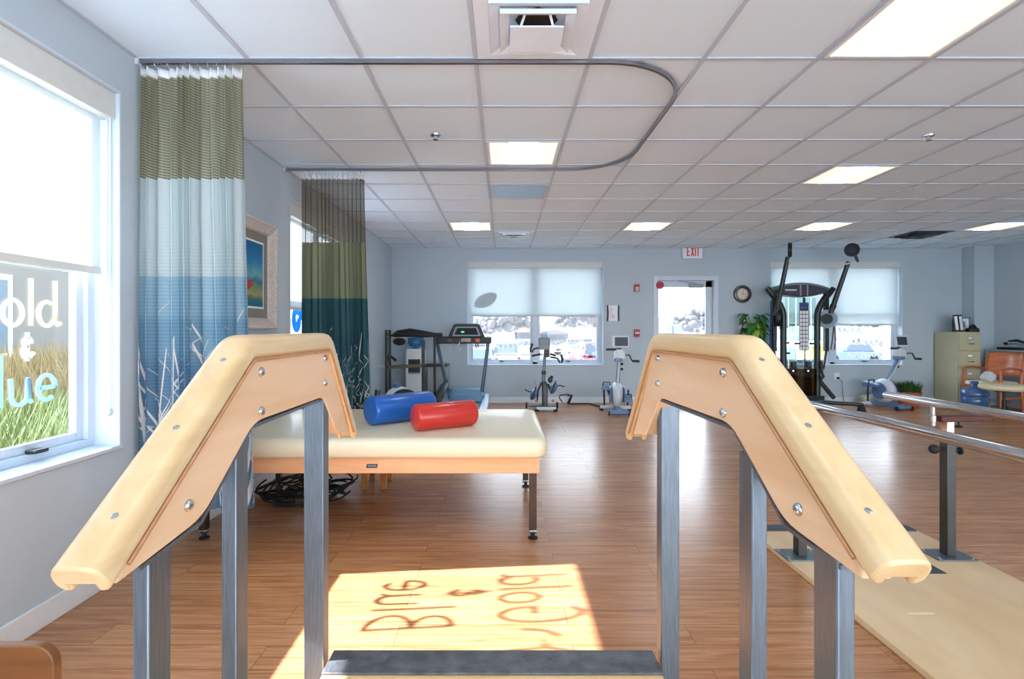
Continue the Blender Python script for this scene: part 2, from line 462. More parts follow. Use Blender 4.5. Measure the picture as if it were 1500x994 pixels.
# round blue emblem and letter stroke on the second side window
s2=[c for c in w2.children if c.name.startswith('sash')][0]
m=M()
cy,cz=5.53,1.38
m.tube([V(XG,cy+.13*math.cos(t*.2)*(1-.012*t),cz+.145*math.sin(t*.2)*(1-.012*t)) for t in range(0,66)],.03,6)
flatten(m,0,XG); part('painted_swirl',m,m_swirl,s2,label='round blue painted swirl')
m=M(); m.tube([V(XG,cy+.19*math.cos(a),cz+.2*math.sin(a)) for a in [math.radians(x) for x in range(150,395,10)]],.012,6)
m.tube([V(XG,cy+.13+.02*math.cos(a),cz+.2*math.sin(a)-.05) for a in [math.radians(x) for x in range(-60,70,10)]],.01,6)
m.tube([V(XG,cy-.09,1.0),V(XG,cy-.02,1.14),V(XG,cy+.05,1.0)],.013,6); m.tube([V(XG,cy-.06,1.06),V(XG,cy+.02,1.06)],.012,6)
flatten(m,0,XG); part('painted_strokes',m,m_whitepaint,s2,label='white painted strokes round the swirl')
YG=YB+.164
def scribble(px0,px1,py0,py1,n,seed):
    pts=[]; K=int(n*8)
    for i in range(K+1):
        t=i/K
        x=px0+(px1-px0)*t+1.1*math.sin(t*n*2*PI*1.0+1)
        y=(py0+py1)/2+(py1-py0)/2*math.cos(t*n*2*PI)*(.75+.25*math.sin(9*t+seed))
        pts.append(W(x,y,YG))
    return pts
s3=[c for c in w3.children if c.name.startswith('sash')]
m=M().tube(scribble(731,752,504.5,512,3,1),.018,5); m.tube(scribble(753,760,500,510,1.5,2),.016,5)
flatten(m,1,YG); part('painted_scrawl',m,m_whitepaint,s3[0],label='white painted scrawl')
m=M().tube(scribble(808,848,496.5,503.5,7,3),.016,5); m.tube(scribble(838,858,506,512,3,4),.014,5); m.tube(scribble(850,870,474,481,2,6),.016,5)
flatten(m,1,YG); part('painted_scrawl',m,m_whitepaint,s3[1],label='white painted scrawl')
s4=[c for c in w4.children if c.name.startswith('sash')]
m=M().tube(scribble(1227,1244,479,488,2.5,5),.02,5); m.tube(scribble(1246,1262,480,488,2,7),.018,5)
m.tube(scribble(1247,1262,496,505,2,8),.022,5); m.tube(scribble(1265,1296,497,507,4,9),.018,5); m.tube(scribble(1240,1290,515,524,5,10),.016,5)
flatten(m,1,YG); part('painted_scrawl',m,m_whitepaint,s4[1],label='white painted scrawl')
# football decal just behind the cloth of the back shade
shade3=[o for o in COL.objects if o.name.startswith('roller_shade') and 'football' in o.get('label','')][0]
cl=[c for c in shade3.children if c.name.startswith('shade_cloth')][0]
m=M(); pts=[]
a=math.radians(27); fc=W(711.5,439.5,YB+.09)
for i in range(33):
    t=-1+i/8.0 if i<=16 else 1-(i-16)/8.0
    s=1 if i<=16 else -1
    x=t*.225; y=s*.118*max(0,1-t*t)**.72
    pts.append((x*math.cos(a)-y*math.sin(a), x*math.sin(a)+y*math.cos(a)))
pts=pts[:-1]
m.prism(pts,(fc.x,YB+.0895,fc.z),(1,0,0),(0,0,1),(0,.003,0))
part('football_decal',m,translucent('decal_grey',(176,180,184),.75),cl,smooth=0,label='grey football silhouette')

# ------------------------------------------------------------------ back door
d=thing('door_1',None,None,((DX0+DX1)/2,YB+.1,0),0,None,'structure')
m=M().bb((DX0-.03,YB-.02,0),(DX0+.045,YB+.14,DZ+.03)).bb((DX1-.045,YB-.02,0),(DX1+.03,YB+.14,DZ+.03)).bb((DX0+.045,YB-.02,DZ-.045),(DX1-.045,YB+.14,DZ+.03))
part('frame',m,m_trim,d,bevel=.004)
lx0,lx1=DX0+.05,DX1-.05
m=M(); st=.075
m.bb((lx0,YB+.07,.01),(lx0+st*.5,YB+.115,DZ-.05)).bb((lx1-st*1.5,YB+.07,.01),(lx1,YB+.115,DZ-.05)).bb((lx0,YB+.07,DZ-.16),(lx1,YB+.115,DZ-.05)).bb((lx0,YB+.07,.01),(lx1,YB+.115,.28))
leaf=part('leaf',m,m_trim,d,bevel=.004)
part('glass_pane',M().bb((lx0+st*.5,YB+.09,.28),(lx1-st*1.5,YB+.095,DZ-.16)),m_glass,leaf,smooth=0)
m=M().bb((lx0+.05,YB+.01,.95),(lx1-.05,YB+.045,1.02)).bb((lx0+.06,YB+.04,.93),(lx0+.14,YB+.07,1.04)).bb((lx1-.14,YB+.04,.93),(lx1-.06,YB+.07,1.04))
part('push_bar',m,m_steel,leaf,bevel=.005)
c=W(1021,417,YB+.04)
m=M().bb((c.x-.14,YB+.01,2.03),(c.x+.11,YB+.07,2.10)).bar((c.x-.02,YB+.02,2.105),(c.x-.35,YB-.03,2.145),.022,.008).bar((c.x-.35,YB-.03,2.15),(c.x+.04,YB-.01,2.158),.022,.008)
part('door_closer',m,m_grey,d,bevel=.005)
# ------------------------------------------------------------------ training stairs
m_maple=wood('maple_handrail',(202,168,120),(220,190,146),.38,(10,1.2,10),2.2,.25)
m_panelwood=wood('birch_panel',(216,174,132),(234,200,164),.42,(3,.8,7),1.6,.15)
m_lip_shade=wood('brown_lip_shade',(164,116,76),(188,138,96),.6)
m_plywood=wood('plywood_deck',(206,162,104),(228,190,136),.45,(1.2,6,6),1.5,.1)
m_steelpost=pm('steel_tube',(112,122,132),.42,.8,var=.16,scale=6,stretch=(40,40,3))
m_tread=pm('worn_rubber_tread',(84,86,90),.42,.15,var=.45,scale=26,bump=.25,bscale=160)
st=thing('training_stairs','light wooden exercise stairs with two bent handrails on steel posts, in the foreground','exercise stairs',(-.025,1.1,0))
PZ=.46
part('platform',M().bb((-.425,.86,PZ-.04),(.372,1.335,PZ)),m_plywood,st,bevel=.004)
part('step',M().bb((-.42,.56,.27),(.37,.86,.31)),m_plywood,st,bevel=.004)
part('step',M().bb((-.42,.26,.12),(.37,.56,.16)),m_plywood,st,bevel=.004)
part('step',M().bb((-.36,1.34,.19),(.31,1.56,.23)),m_plywood,st,bevel=.004)
m=M().bb((-.427,.86,.0),(-.395,1.33,PZ-.04)).bb((.343,.86,.0),(.375,1.33,PZ-.04)).bb((-.395,1.29,.2),(.343,1.32,PZ-.04))
part('base_frame',m,m_plywood,st,bevel=.003)
for lo,hi in (((-.42,.56,0),(-.395,.858,.27)),((.345,.56,0),(.37,.858,.27)),((-.42,.26,0),(-.395,.558,.12)),((.345,.26,0),(.37,.558,.12)),((-.36,1.345,0),(-.33,1.56,.19)),((.28,1.345,0),(.31,1.56,.19))): part('step_support',M().bb(lo,hi),m_plywood,st,bevel=.003)
part('tread_strip',M().bb((-.424,1.246,PZ),(.371,1.337,PZ+.006)),m_tread,st,bevel=.002,label='worn dark tread strip on the platform edge')
part('tread_strip',M().bb((-.415,.80,.31),(.365,.858,.316)),m_tread,st,bevel=.002,label='dark tread strip on the upper step')
part('tread_strip',M().bb((-.415,.50,.16),(.365,.558,.166)),m_tread,st,bevel=.002,label='dark tread strip on the lower step')
def fillet(pts,r,n=5):
    out=[]
    for i,p in enumerate(pts):
        if i in (0,len(pts)-1) or r[i]==0: out.append(p); continue
        p=Vector(p); a=(Vector(pts[i-1])-p).normalized(); b=(Vector(pts[i+1])-p).normalized()
        A=p+a*r[i]; B=p+b*r[i]
        for k in range(n+1):
            t=k/n; out.append(tuple((A*(1-t)**2+p*2*t*(1-t)+B*t*t)))
    return out
def rail_side(xin, sgn, dy, posts, tag, sk=0):
    def X(x,y): return x+sk*(y-.7)
    def shear(m):
        m.v=[(X(q[0],q[1]),q[1],q[2]) for q in m.v]; return m
    # xin: inner face of the wood panel ; sgn: -1 left, +1 right (outward)
    th=.034
    pl=[(.598,.978),(.769,.993),(.928,1.103),(1.283,1.103),(1.39,.995),(1.50,.975),(1.322,1.214),(.925,1.214),(.60,.985)]
    if sgn>0: pl[0]=(.616,.982); pl[-1]=(.618,.996)
    pl=[(y+dy,z) for y,z in pl]
    pl=fillet(pl,[0,.03,.035,.02,.01,.01,.0,.0,0],4)
    m=M().prism(pl,(xin,0,0),(0,1,0),(0,0,1),(sgn*th,0,0))
    rp=part('rail_panel',shear(m),m_panelwood,st,bevel=.003,label='%s light wood rail panel'%tag)
    # handrail: rounded flat profile swept along the bent path
    path=[(.575,.987) if sgn<0 else (.588,.996),(.914,1.224),(1.322,1.226),(1.545,.958)]
    path=[(y+dy,z) for y,z in path]
    P=fillet(path,[0,.016,.016,0],4)
    w=.0295; cx=xin+sgn*.021
    prof=[]
    for a in range(0,181,15):
        t=math.radians(a); c,s=math.cos(t),math.sin(t)
        prof.append((w*math.copysign(abs(c)**.6,c),.030*abs(s)**.75))
    prof+=[(-w,-.004),(-w*.8,-.012),(-w*.45,-.012),(-w*.45,0),(w*.45,0),(w*.45,-.012),(w*.8,-.012),(w,-.004)]
    rings=[]
    n=len(P)
    for i in range(n):
        a=Vector(P[max(i-1,0)]); b=Vector(P[min(i+1,n-1)]); p=Vector(P[i])
        if 0<i<n-1:
            d1=(p-a).normalized(); d2=(b-p).normalized(); t=(d1+d2).normalized(); k=1/max(.6,t.dot(d1))
        else: t=(b-a).normalized(); k=1
        nz=Vector((-t.y,t.x))
        rings.append([V(cx+q[0],p.x+nz.x*q[1]*k,p.y+nz.y*q[1]*k) for q in prof])
    m=M().loft(rings)
    hr=part('handrail',shear(m),m_maple,st,bevel=.004,smooth=50,label='%s pale wooden handrail'%tag)
    t=(Vector(path[1])-Vector(path[0])).normalized(); nz=Vector((-t.y,t.x))
    for f in (.16,.5,.86):
        p=Vector(path[0]).lerp(Vector(path[1]),f)+nz*.0305
        c=V(cx-sgn*.008,p.x,p.y); ax=V(0,nz.x,nz.y)
        part('screw',shear(M().lathe([(.0045,0),(.0045,.0012),(.002,.0018)],c-ax*.002,ax,12)),m_bolt,hr)
    for (y,z) in ((.952,1.188),(.952,1.118),(1.292,1.195),(1.292,1.135),(.733,1.022)):
        c=V(xin,y+dy,z)
        part('bolt',shear(M().lathe([(.0085,0),(.0085,.0025),(.006,.0055),(.002,.0065)],c,(-sgn,0,0),16)),m_bolt,rp)
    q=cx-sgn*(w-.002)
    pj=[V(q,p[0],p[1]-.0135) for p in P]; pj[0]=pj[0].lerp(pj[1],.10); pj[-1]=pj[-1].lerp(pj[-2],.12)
    part('lip_shade_strip',shear(M().tube(pj,.0028,6)),m_lip_shade,hr,label='painted shade line under the handrail')  # thin brown tube paints in the shade below the handrail lip
    # flat steel strap under the panel and square tube posts
    m=M()
    q=[(.64 if sgn<0 else .655,.976 if sgn<0 else .978),(.772,.985),(.925,1.095),(1.29,1.097)]
    for a,b in zip(q[:-1],q[1:]): m.bar((xin+sgn*th*.5,a[0]+dy,a[1]),(xin+sgn*th*.5,b[0]+dy,b[1]),.028,.006)
    part('mounting_strap',shear(m),m_steelpost,st)
    for (xa,xb,ya,yb,zt) in posts:
        part('post',M().bb((min(xa,xb),ya,0),(max(xa,xb),yb,zt)),m_steelpost,st,bevel=.0025)
rail_side(-.432,-1,0,[(-.482,-.4345,1.291,1.331,1.106),(-.466,-.441,.884,.925,1.09),(-.462,-.441,.666,.711,.995)],'left')
rail_side(.396,1,-.016,[(.380,.424,1.293,1.333,1.12),(.393,.418,.849,.897,1.06),(.40,.422,.643,.693,.985)],'right',-.048)

# honey coloured wooden crate, one corner in the frame
m_honey=wood('honey_pine',(150,92,36),(186,122,58),.5,(1.5,8,8),2,.1)
m_amber=wood('amber_board',(104,60,22),(134,82,36),.5,(1.5,8,8),2,.1)
c0=thing('wooden_rack','honey coloured wooden rack with rounded board end at the lower left edge','rack',(-.98,.65,0))
def rring(x0,x1,y0,y1,r,z):
    out=[]
    for cx,cy,a0 in ((x1-r,y0+r,-90),(x1-r,y1-r,0),(x0+r,y1-r,90),(x0+r,y0+r,180)):
        for k in range(6):
            a=math.radians(a0+18*k); out.append(V(cx+r*math.cos(a),cy+r*math.sin(a),z))
    return out
bx0,bx1,bz=-1.32,-.672,.79
corner=[(bx0,0),(bx1,0)]+[(bx1-.03+.03*math.cos(math.radians(a)),bz-.03+.03*math.sin(math.radians(a))) for a in range(0,91,15)]+[(bx0+.03-.03*math.cos(math.radians(a)),bz-.03+.03*math.sin(math.radians(a))) for a in range(90,-1,-15)]
for y in (.80,.46):
    ep=part('end_board',M().prism(corner,(0,y,0),(1,0,0),(0,0,1),(0,.016,0)),m_amber,c0,bevel=.002)
    m=M().prism([q for q in corner[2:]]+[(q[0]+(.0015 if q[0]<-1 else -.0015),q[1]-.0015) for q in corner[2:]][::-1],(0,y+.0015,0),(1,0,0),(0,0,1),(0,.013,0))
for z in (.16,.44): part('shelf',M().bb((bx0+.02,.476,z),(bx1-.02,.80,z+.018)),m_amber,c0,bevel=.002)

# ------------------------------------------------------------------ treatment table
m_vinyl=pm('cream_vinyl',(228,216,186),.42,var=.015,scale=5,bump=.04,bscale=90,coat=.1)
m_cherry=wood('maple_apron',(214,152,104),(232,180,136),.45,(1.2,6,9),1.4,.1)
m_leg=pm('bronze_steel_leg',(72,62,56),.35,.7,var=.12)
tb=thing('treatment_table','low cream padded treatment table with light wood apron, holding blue and red bolsters','treatment table',(-.82,3.85,0))
tx0,tx1,ty0,ty1=-1.90,.262,3.18,4.44
def slab(x0,x1,y0,y1,z0,z1,r,e):
    rs=[]
    for k in range(5):
        a=PI/2*k/4; rs.append((e*(1-math.sin(a)) , z0+e*.5*(1-math.cos(a)) if False else None))
    prof=[(e*.5,z0),(0,z0+e*.5),(0,z1-e)]+[(e*(1-math.cos(math.radians(a))),z1-e+e*math.sin(math.radians(a))) for a in (22,45,68,90)]
    return [rring(x0+i,x1-i,y0+i,y1-i,r,z) for i,z in prof]
m=M().loft(slab(tx0,tx1,ty0,ty1,.50,.622,.07,.045))
part('padded_top',m,m_vinyl,tb,smooth=60)
ap=M(); ax0,ax1,ay0,ay1=tx0+.04,tx1-.045,ty0+.045,ty1-.045
ap.bb((ax0,ay0,.405),(ax1,ay0+.03,.515)); ap.bb((ax0,ay1-.03,.405),(ax1,ay1,.515)); ap.bb((ax0,ay0+.03,.405),(ax0+.03,ay1-.03,.515)); ap.bb((ax1-.03,ay0+.03,.405),(ax1,ay1-.03,.515))
apo=part('apron',ap,m_cherry,tb,bevel=.003)
bd=M(); c=W(545,682,ay0)
bd.prism([(-.036,-.012),(.03,-.012),(.036,.012),(-.03,.012)],(c.x,ay0-.0025,c.z),(1,0,0),(0,0,1),(0,.004,0))
b_=part('maker_badge',bd,pm('badge_navy',(52,54,72),.4),apo,label='dark slanted badge')
bd=M()
for k in range(5): bd.bb((c.x-.024+k*.0105,ay0-.0032,c.z-.004),(c.x-.017+k*.0105,ay0-.0024,c.z+.005))
part('badge_lettering',bd,m_grey,b_,smooth=0)
for (lx,ly) in ((ax0+.035,ay0+.04),(ax1-.04,ay0+.04),(ax0+.035,ay1-.04),(ax1-.04,ay1-.04)):
    lg=part('leg',M().bb((lx-.022,ly-.022,.05),(lx+.022,ly+.022,.42)),m_leg,tb,bevel=.002)
    part('foot',M().lathe([(.030,0),(.030,.008),(.012,.014),(.012,.034),(.024,.036),(.024,.05),(.01,.052)],(lx,ly,0)),m_rubber,lg)
    part('collar',M().bb((lx-.0235,ly-.0235,.044),(lx+.0235,ly+.0235,.056)),m_chrome,lg,bevel=.002)
# tapered wooden footstool under / behind the table
fs=thing('footstool','small wooden footstool with tapered legs standing under the treatment table','footstool',(-.95,4.2,0))
part('seat',M().bb((-1.17,4.0,.26),(-.90,4.6,.30)),m_honey,fs,bevel=.006)
for lx,ly in ((-1.10,4.06),(-1.12,4.54),(-.97,4.54)):
    pass
def tap(x,y,h,r0,r1): return M().loft([[V(x-r1,y-r1,0),V(x+r1,y-r1,0),V(x+r1,y+r1,0),V(x-r1,y+r1,0)],[V(x-r0,y-r0,h),V(x+r0,y-r0,h),V(x+r0,y+r0,h),V(x-r0,y+r0,h)]])
for lx,ly in ((-1.11,4.28),(-1.11,4.54),(-.96,4.28),(-.965,4.54)):
    part('leg',tap(lx,ly,.26,.03,.02),m_honey,fs,bevel=.003)

def bolster(name,p0,p1,r,mat,label):
    p0=Vector(p0); p1=Vector(p1); L=(p1-p0).length; e=.022
    prof=[(r*.0,0),(r*.6,.001),(r-e,.003)]+[(r-e+e*math.sin(math.radians(a)),.003+e*(1-math.cos(math.radians(a)))) for a in (30,60,90)]
    prof+=[(q[0],L-q[1]) for q in prof[::-1]]
    m=M().lathe(prof,p0,p1-p0,40)
    return solo(name,m,mat,label,'bolster',None,smooth=60)
m_bb=pm('blue_vinyl',(16,92,176),.28,var=.03,coat=.25,bump=.03,bscale=60)
m_rb=pm('red_vinyl',(196,44,34),.28,var=.03,coat=.25,bump=.03,bscale=60)
zt=.622
r1=.099
bolster('bolster',(-.91,3.62,zt+r1),(-.545,3.98,zt+r1),r1,m_bb,'bright blue vinyl cylinder bolster on the treatment table')
r2=.086
bolster('bolster',(-.575,3.42,zt+r2),(-.205,3.66,zt+r2),r2,m_rb,'red vinyl cylinder bolster lying in front of the blue one on the treatment table')
# tangled black cables under the table
rnd=random.Random(3)
m=M()
for k in range(14):
    cx=-1.55+rnd.uniform(-.12,.22); cy=4.02+rnd.uniform(-.12,.15); a0=rnd.uniform(0,6.28); R=rnd.uniform(.07,.17); tl=rnd.uniform(.3,1.1)
    pts=[]
    for i in range(26):
        a=a0+i*.3; rr=R*(1+.2*math.sin(2.3*a+k))
        pts.append(V(cx+rr*1.5*math.cos(a),cy+rr*math.sin(a),.012+abs(.06+.05*math.sin(a*1.3+k))*tl+.004*k*(.5+.5*math.sin(a))))
    m.tube(pts,.0075,6)
solo('cable_pile',m,m_rubber,'tangled heap of black cables on the floor under the treatment table','cable',None)

# ------------------------------------------------------------------ curtains and track
def curtain_mats(cols):
    return cols
def mesh_cloth(name,c1,c2,alpha):
    m=bpy.data.materials.new(name); m.use_nodes=True; t=m.node_tree; t.nodes.clear(); N=t.nodes; L=t.links
    o=N.new('ShaderNodeOutputMaterial'); tc=N.new('ShaderNodeTexCoord')
    sx=N.new('ShaderNodeSeparateXYZ'); L.new(tc.outputs['Object'],sx.inputs['Vector'])
    w1=N.new('ShaderNodeMath'); w1.operation='MULTIPLY'; w1.inputs[1].default_value=420; L.new(sx.outputs['Z'],w1.inputs[0])
    s1=N.new('ShaderNodeMath'); s1.operation='SINE'; L.new(w1.outputs[0],s1.inputs[0])
    mp=N.new('ShaderNodeMapping'); mp.inputs['Scale'].default_value=(9,9,.35); L.new(tc.outputs['Object'],mp.inputs['Vector'])
    nz=N.new('ShaderNodeTexNoise'); nz.inputs['Scale'].default_value=6; L.new(mp.outputs['Vector'],nz.inputs['Vector'])
    ad=N.new('ShaderNodeMath'); ad.operation='MULTIPLY_ADD'; ad.inputs[1].default_value=.35; L.new(s1.outputs[0],ad.inputs[0]); L.new(nz.outputs['Fac'],ad.inputs[2])
    cr=N.new('ShaderNodeValToRGB'); cr.color_ramp.elements[0].color=lin(c1); cr.color_ramp.elements[1].color=lin(c2); cr.color_ramp.elements[0].position=.35; cr.color_ramp.elements[1].position=.85
    L.new(ad.outputs[0],cr.inputs['Fac'])
    d=N.new('ShaderNodeBsdfDiffuse'); tl=N.new('ShaderNodeBsdfTranslucent'); L.new(cr.outputs['Color'],d.inputs['Color']); L.new(cr.outputs['Color'],tl.inputs['Color'])
    mx=N.new('ShaderNodeMixShader'); mx.inputs['Fac'].default_value=.35; L.new(d.outputs['BSDF'],mx.inputs[1]); L.new(tl.outputs['BSDF'],mx.inputs[2])
    tr=N.new('ShaderNodeBsdfTransparent'); m2=N.new('ShaderNodeMixShader'); m2.inputs['Fac'].default_value=alpha
    L.new(mx.outputs['Shader'],m2.inputs[1]); L.new(tr.outputs['BSDF'],m2.inputs[2]); L.new(m2.outputs['Shader'],o.inputs['Surface'])
    return m
def banded_cloth(name,bands,stripe,z0=0):
    """bands: list of (z_top_of_band, colour) from low to high, heights above the curtain's own base; woven horizontal ribs."""
    m=bpy.data.materials.new(name); m.use_nodes=True; t=m.node_tree; t.nodes.clear(); N=t.nodes; L=t.links
    o=N.new('ShaderNodeOutputMaterial'); tc=N.new('ShaderNodeTexCoord')
    sx=N.new('ShaderNodeSeparateXYZ'); L.new(tc.outputs['Object'],sx.inputs['Vector'])
    dv=N.new('ShaderNodeMath'); dv.operation='DIVIDE'; dv.inputs[1].default_value=3.0; L.new(sx.outputs['Z'],dv.inputs[0])
    cr=N.new('ShaderNodeValToRGB'); el=cr.color_ramp.elements
    el[0].position=0; el[0].color=lin(bands[0][1]); el[1].position=bands[0][0]/3.0; el[1].color=lin(bands[0][1])
    for i in range(1,len(bands)):
        zprev=bands[i-1][0]; soft=bands[i][2] if len(bands[i])>2 else .004
        e=el.new(min(1,(zprev+soft)/3.0)); e.color=lin(bands[i][1])
        if i<len(bands)-1:
            e=el.new(min(1,bands[i][0]/3.0)); e.color=lin(bands[i][1])
    L.new(dv.outputs[0],cr.inputs['Fac'])
    wv=N.new('ShaderNodeMath'); wv.operation='MULTIPLY'; wv.inputs[1].default_value=stripe; L.new(sx.outputs['Z'],wv.inputs[0])
    sn=N.new('ShaderNodeMath'); sn.operation='SINE'; L.new(wv.outputs[0],sn.inputs[0])
    # darker woven lines, strongest in the blue area
    zr=N.new('ShaderNodeMapRange'); zr.inputs['From Min'].default_value=1.50; zr.inputs['From Max'].default_value=1.2; zr.inputs['To Min'].default_value=.06; zr.inputs['To Max'].default_value=.30
    L.new(sx.outputs['Z'],zr.inputs['Value'])
    gt=N.new('ShaderNodeMath'); gt.operation='GREATER_THAN'; gt.inputs[1].default_value=.45; L.new(sn.outputs[0],gt.inputs[0])
    ml=N.new('ShaderNodeMath'); ml.operation='MULTIPLY'; L.new(gt.outputs[0],ml.inputs[0]); L.new(zr.outputs['Result'],ml.inputs[1])
    dk=N.new('ShaderNodeMixRGB'); dk.blend_type='MULTIPLY'; dk.inputs[2].default_value=(.45,.55,.65,1); L.new(ml.outputs[0],dk.inputs['Fac']); L.new(cr.outputs['Color'],dk.inputs[1])
    d=N.new('ShaderNodeBsdfDiffuse'); tl=N.new('ShaderNodeBsdfTranslucent'); L.new(dk.outputs['Color'],d.inputs['Color']); L.new(dk.outputs['Color'],tl.inputs['Color'])
    mx=N.new('ShaderNodeMixShader'); mx.inputs['Fac'].default_value=.3; L.new(d.outputs['BSDF'],mx.inputs[1]); L.new(tl.outputs['BSDF'],mx.inputs[2])
    L.new(mx.outputs['Shader'],o.inputs['Surface'])
    return m
m_print=pm('cream_branch_print',(222,218,214),.85,var=.04)
def curtain(name,label,Yc,xt0,xt1,xb0,xb1,ztop,zmesh,zbot,npl,amp,seed,mmesh,mcloth,nbranch,bz):
    rnd=random.Random(seed)
    ph=[rnd.uniform(-.5,.5) for _ in range(8)]
    def f(u,z,off=0):
        t=(ztop-z)/(ztop-zbot)
        x=(xt0+(xb0-xt0)*t**1.3)*(1-u)+(xt1+(xb1-xt1)*t**1.3)*u
        w=u+.018*math.sin(7*u*2+ph[0]*3+1.2*t)+.010*math.sin(17*u+ph[1]*6-2*t)
        a=2*PI*npl*w
        y=Yc-amp*(.7+.3*math.sin(5*u*PI+ph[2]))*math.sin(a)*(.8+.3*t)
        x+=.006*math.sin(2*a)*(1 if 0.02<u<.98 else 0)
        return V(x,y-off,z)
    root=thing(name,label,'curtain',((xt0+xt1)/2,Yc,zbot),0,'privacy curtains on the ceiling track')
    nu=npl*16
    m=M().grid(lambda u,v:f(u,zmesh+(ztop-.04-zmesh)*v),nu,10); part('mesh_header',m,mmesh,root,smooth=80,recalc=False)
    m=M().grid(lambda u,v:f(u,zbot+(zmesh-zbot)*v),nu,40); part('cloth_panel',m,mcloth,root,smooth=80,recalc=False)
    m=M().grid(lambda u,v:f(u,ztop-.045+.045*v,.0),nu,2); part('header_tape',m,m_white,root,smooth=80,solid=.004)
    # hooks
    nh=npl*2
    for k in range(nh):
        u=(k+.5)/nh; p=f(u,ztop-.01)
        zc=ZC-.029
        q=[p+V(0,0,-.004),p+V(.006,0,.012),V(p.x,(p.y+Yc)/2,(p.z+zc)/2+.008),V(p.x-.004,Yc,zc-.004),V(p.x,Yc,zc+.004)]
        part('curtain_hook',M().tube(q,.0022,5),m_chrome,root)
    # printed branches follow the cloth
    m=M()
    def ribbon(pts,w0,w1):
        n=len(pts); vs=[]; fs=[]
        for i,(u,z) in enumerate(pts):
            w=w0+(w1-w0)*i/(n-1); du=w/abs(xt1-xt0)/2.6
            for s in (-.5,.5):
                vs.append(f(min(1,max(0,u+du*s)),z,.003))
        for i in range(n-1): fs.append((2*i,2*i+1,2*i+3,2*i+2))
        m.add(vs,fs)
    for b in range(nbranch):
        u0=(b+.5)/nbranch+rnd.uniform(-.03,.03); zt=bz*((.55+.45*rnd.random()) if b%2 else (.3+.3*rnd.random()))+zbot
        lean=rnd.uniform(-.09,.09); cur=rnd.uniform(-.02,.02)
        pts=[]
        for i in range(25):
            t=i/24; pts.append((min(.99,max(.01,u0+lean*t+cur*math.sin(t*4))),zbot+.02+(zt-zbot-.02)*t))
        ribbon(pts,.012,.004)
        for k in range(3):
            i=rnd.randint(8,20); u1,z1=pts[i]; l2=rnd.choice((-1,1))*rnd.uniform(.05,.13); h=rnd.uniform(.15,.35)
            ribbon([(min(.99,max(.01,u1+l2*(j/10)**1.3)),z1+h*j/10) for j in range(11)],.007,.003)
    part('branch_print',m,m_print,root,smooth=80,label='pale printed branches',recalc=False)
    return root
mm1=mesh_cloth('olive_mesh',(132,132,108),(196,196,168),.22)
mc1=banded_cloth('blue_banded_cloth',[(.02,(108,136,160)),(.75,(112,150,178),.3),(1.0,(134,172,194),.1),(1.247,(160,192,208),.05),(1.9,(204,216,218))],330)
mm2=mesh_cloth('brown_mesh',(88,78,54),(128,116,84),.25)
mc2=banded_cloth('olive_teal_cloth',[(.1,(58,84,96)),(.9,(60,96,104),.3),(1.247,(64,100,106),.05),(1.9,(142,146,118))],330)
curtain('privacy_curtain','blue and white banded privacy curtain with mesh header and printed branches, nearest the camera',2.88,-1.935,-1.405,-1.945,-1.33,2.665,2.078,.306,12,.05,11,mm1,mc1,44,1.08)
curtain('privacy_curtain','olive and dark teal privacy curtain with brown mesh header beyond the framed picture',4.80,-1.80,-1.245,-1.80,-1.18,2.665,2.055,.306,14,.042,5,mm2,mc2,30,.95)
# curved ceiling track
pts=[V(XL+.002,2.88,0)]
pts+=[V(x,2.88,0) for x in (-1,0,.55)]
R=.5
pts+=[V(1.06-R+R*math.sin(math.radians(a)),2.88+R-R*math.cos(math.radians(a)),0) for a in range(0,91,9)]
pts+=[V(1.06-R+R*math.cos(math.radians(a)),4.80-R+R*math.sin(math.radians(a)),0) for a in range(0,91,9)]
pts+=[V(x,4.80,0) for x in (0,-1)]+[V(XL+.002,4.80,0)]
rings=[]
for i,p in enumerate(pts):
    a=pts[max(i-1,0)]; b=pts[min(i+1,len(pts)-1)]; t=(b-a).normalized(); n=V(t.y,-t.x,0)
    rings.append([p+n*x+V(0,0,ZC-.0085-z) for x,z in ((-.011,0),(.011,0),(.011,.02),(.005,.02),(.005,.015),(-.005,.015),(-.005,.02),(-.011,.02))])
tk=thing('curtain_track','curved metal curtain track mounted on the ceiling','curtain track',(-.4,3.8,ZC-.03))
part('rail',M().loft(rings),pm('satin_aluminium',(150,152,158),.28,.9,var=.04),tk,smooth=30)
for p in ((XL+.01,2.88),(XL+.01,4.80)):
    part('wall_bracket',M().box((p[0],p[1],ZC-.022),(.018,.05,.036)),m_lgrey,tk,bevel=.002)

# ------------------------------------------------------------------ framed picture on the left wall
m_whitewash=pm('whitewashed_frame',(206,196,190),.7,var=.16,scale=60,bump=.35,bscale=120)
pic=thing('framed_picture','framed turquoise seaside picture in a carved whitewashed frame on the left wall','picture',(XL,4.12,1.3))
py0,py1,pz0,pz1=3.72,4.53,1.275,2.14
fw=.095
prof=[(0,0),(0,.045),(.02,.06),(.05,.042),(.085,.03),(.095,.008),(.095,0)]
rings=[]
m=M()
def frame_ring(i,h): # i inward, h out of wall
    x=XL+.004+h
    return [V(x,py0+i,pz0+i),V(x,py1-i,pz0+i),V(x,py1-i,pz1-i),V(x,py0+i,pz1-i)]
m.loft([frame_ring(i,h) for i,h in prof],cap=False)
fo=part('frame',m,m_whitewash,pic,bevel=.002,smooth=0)
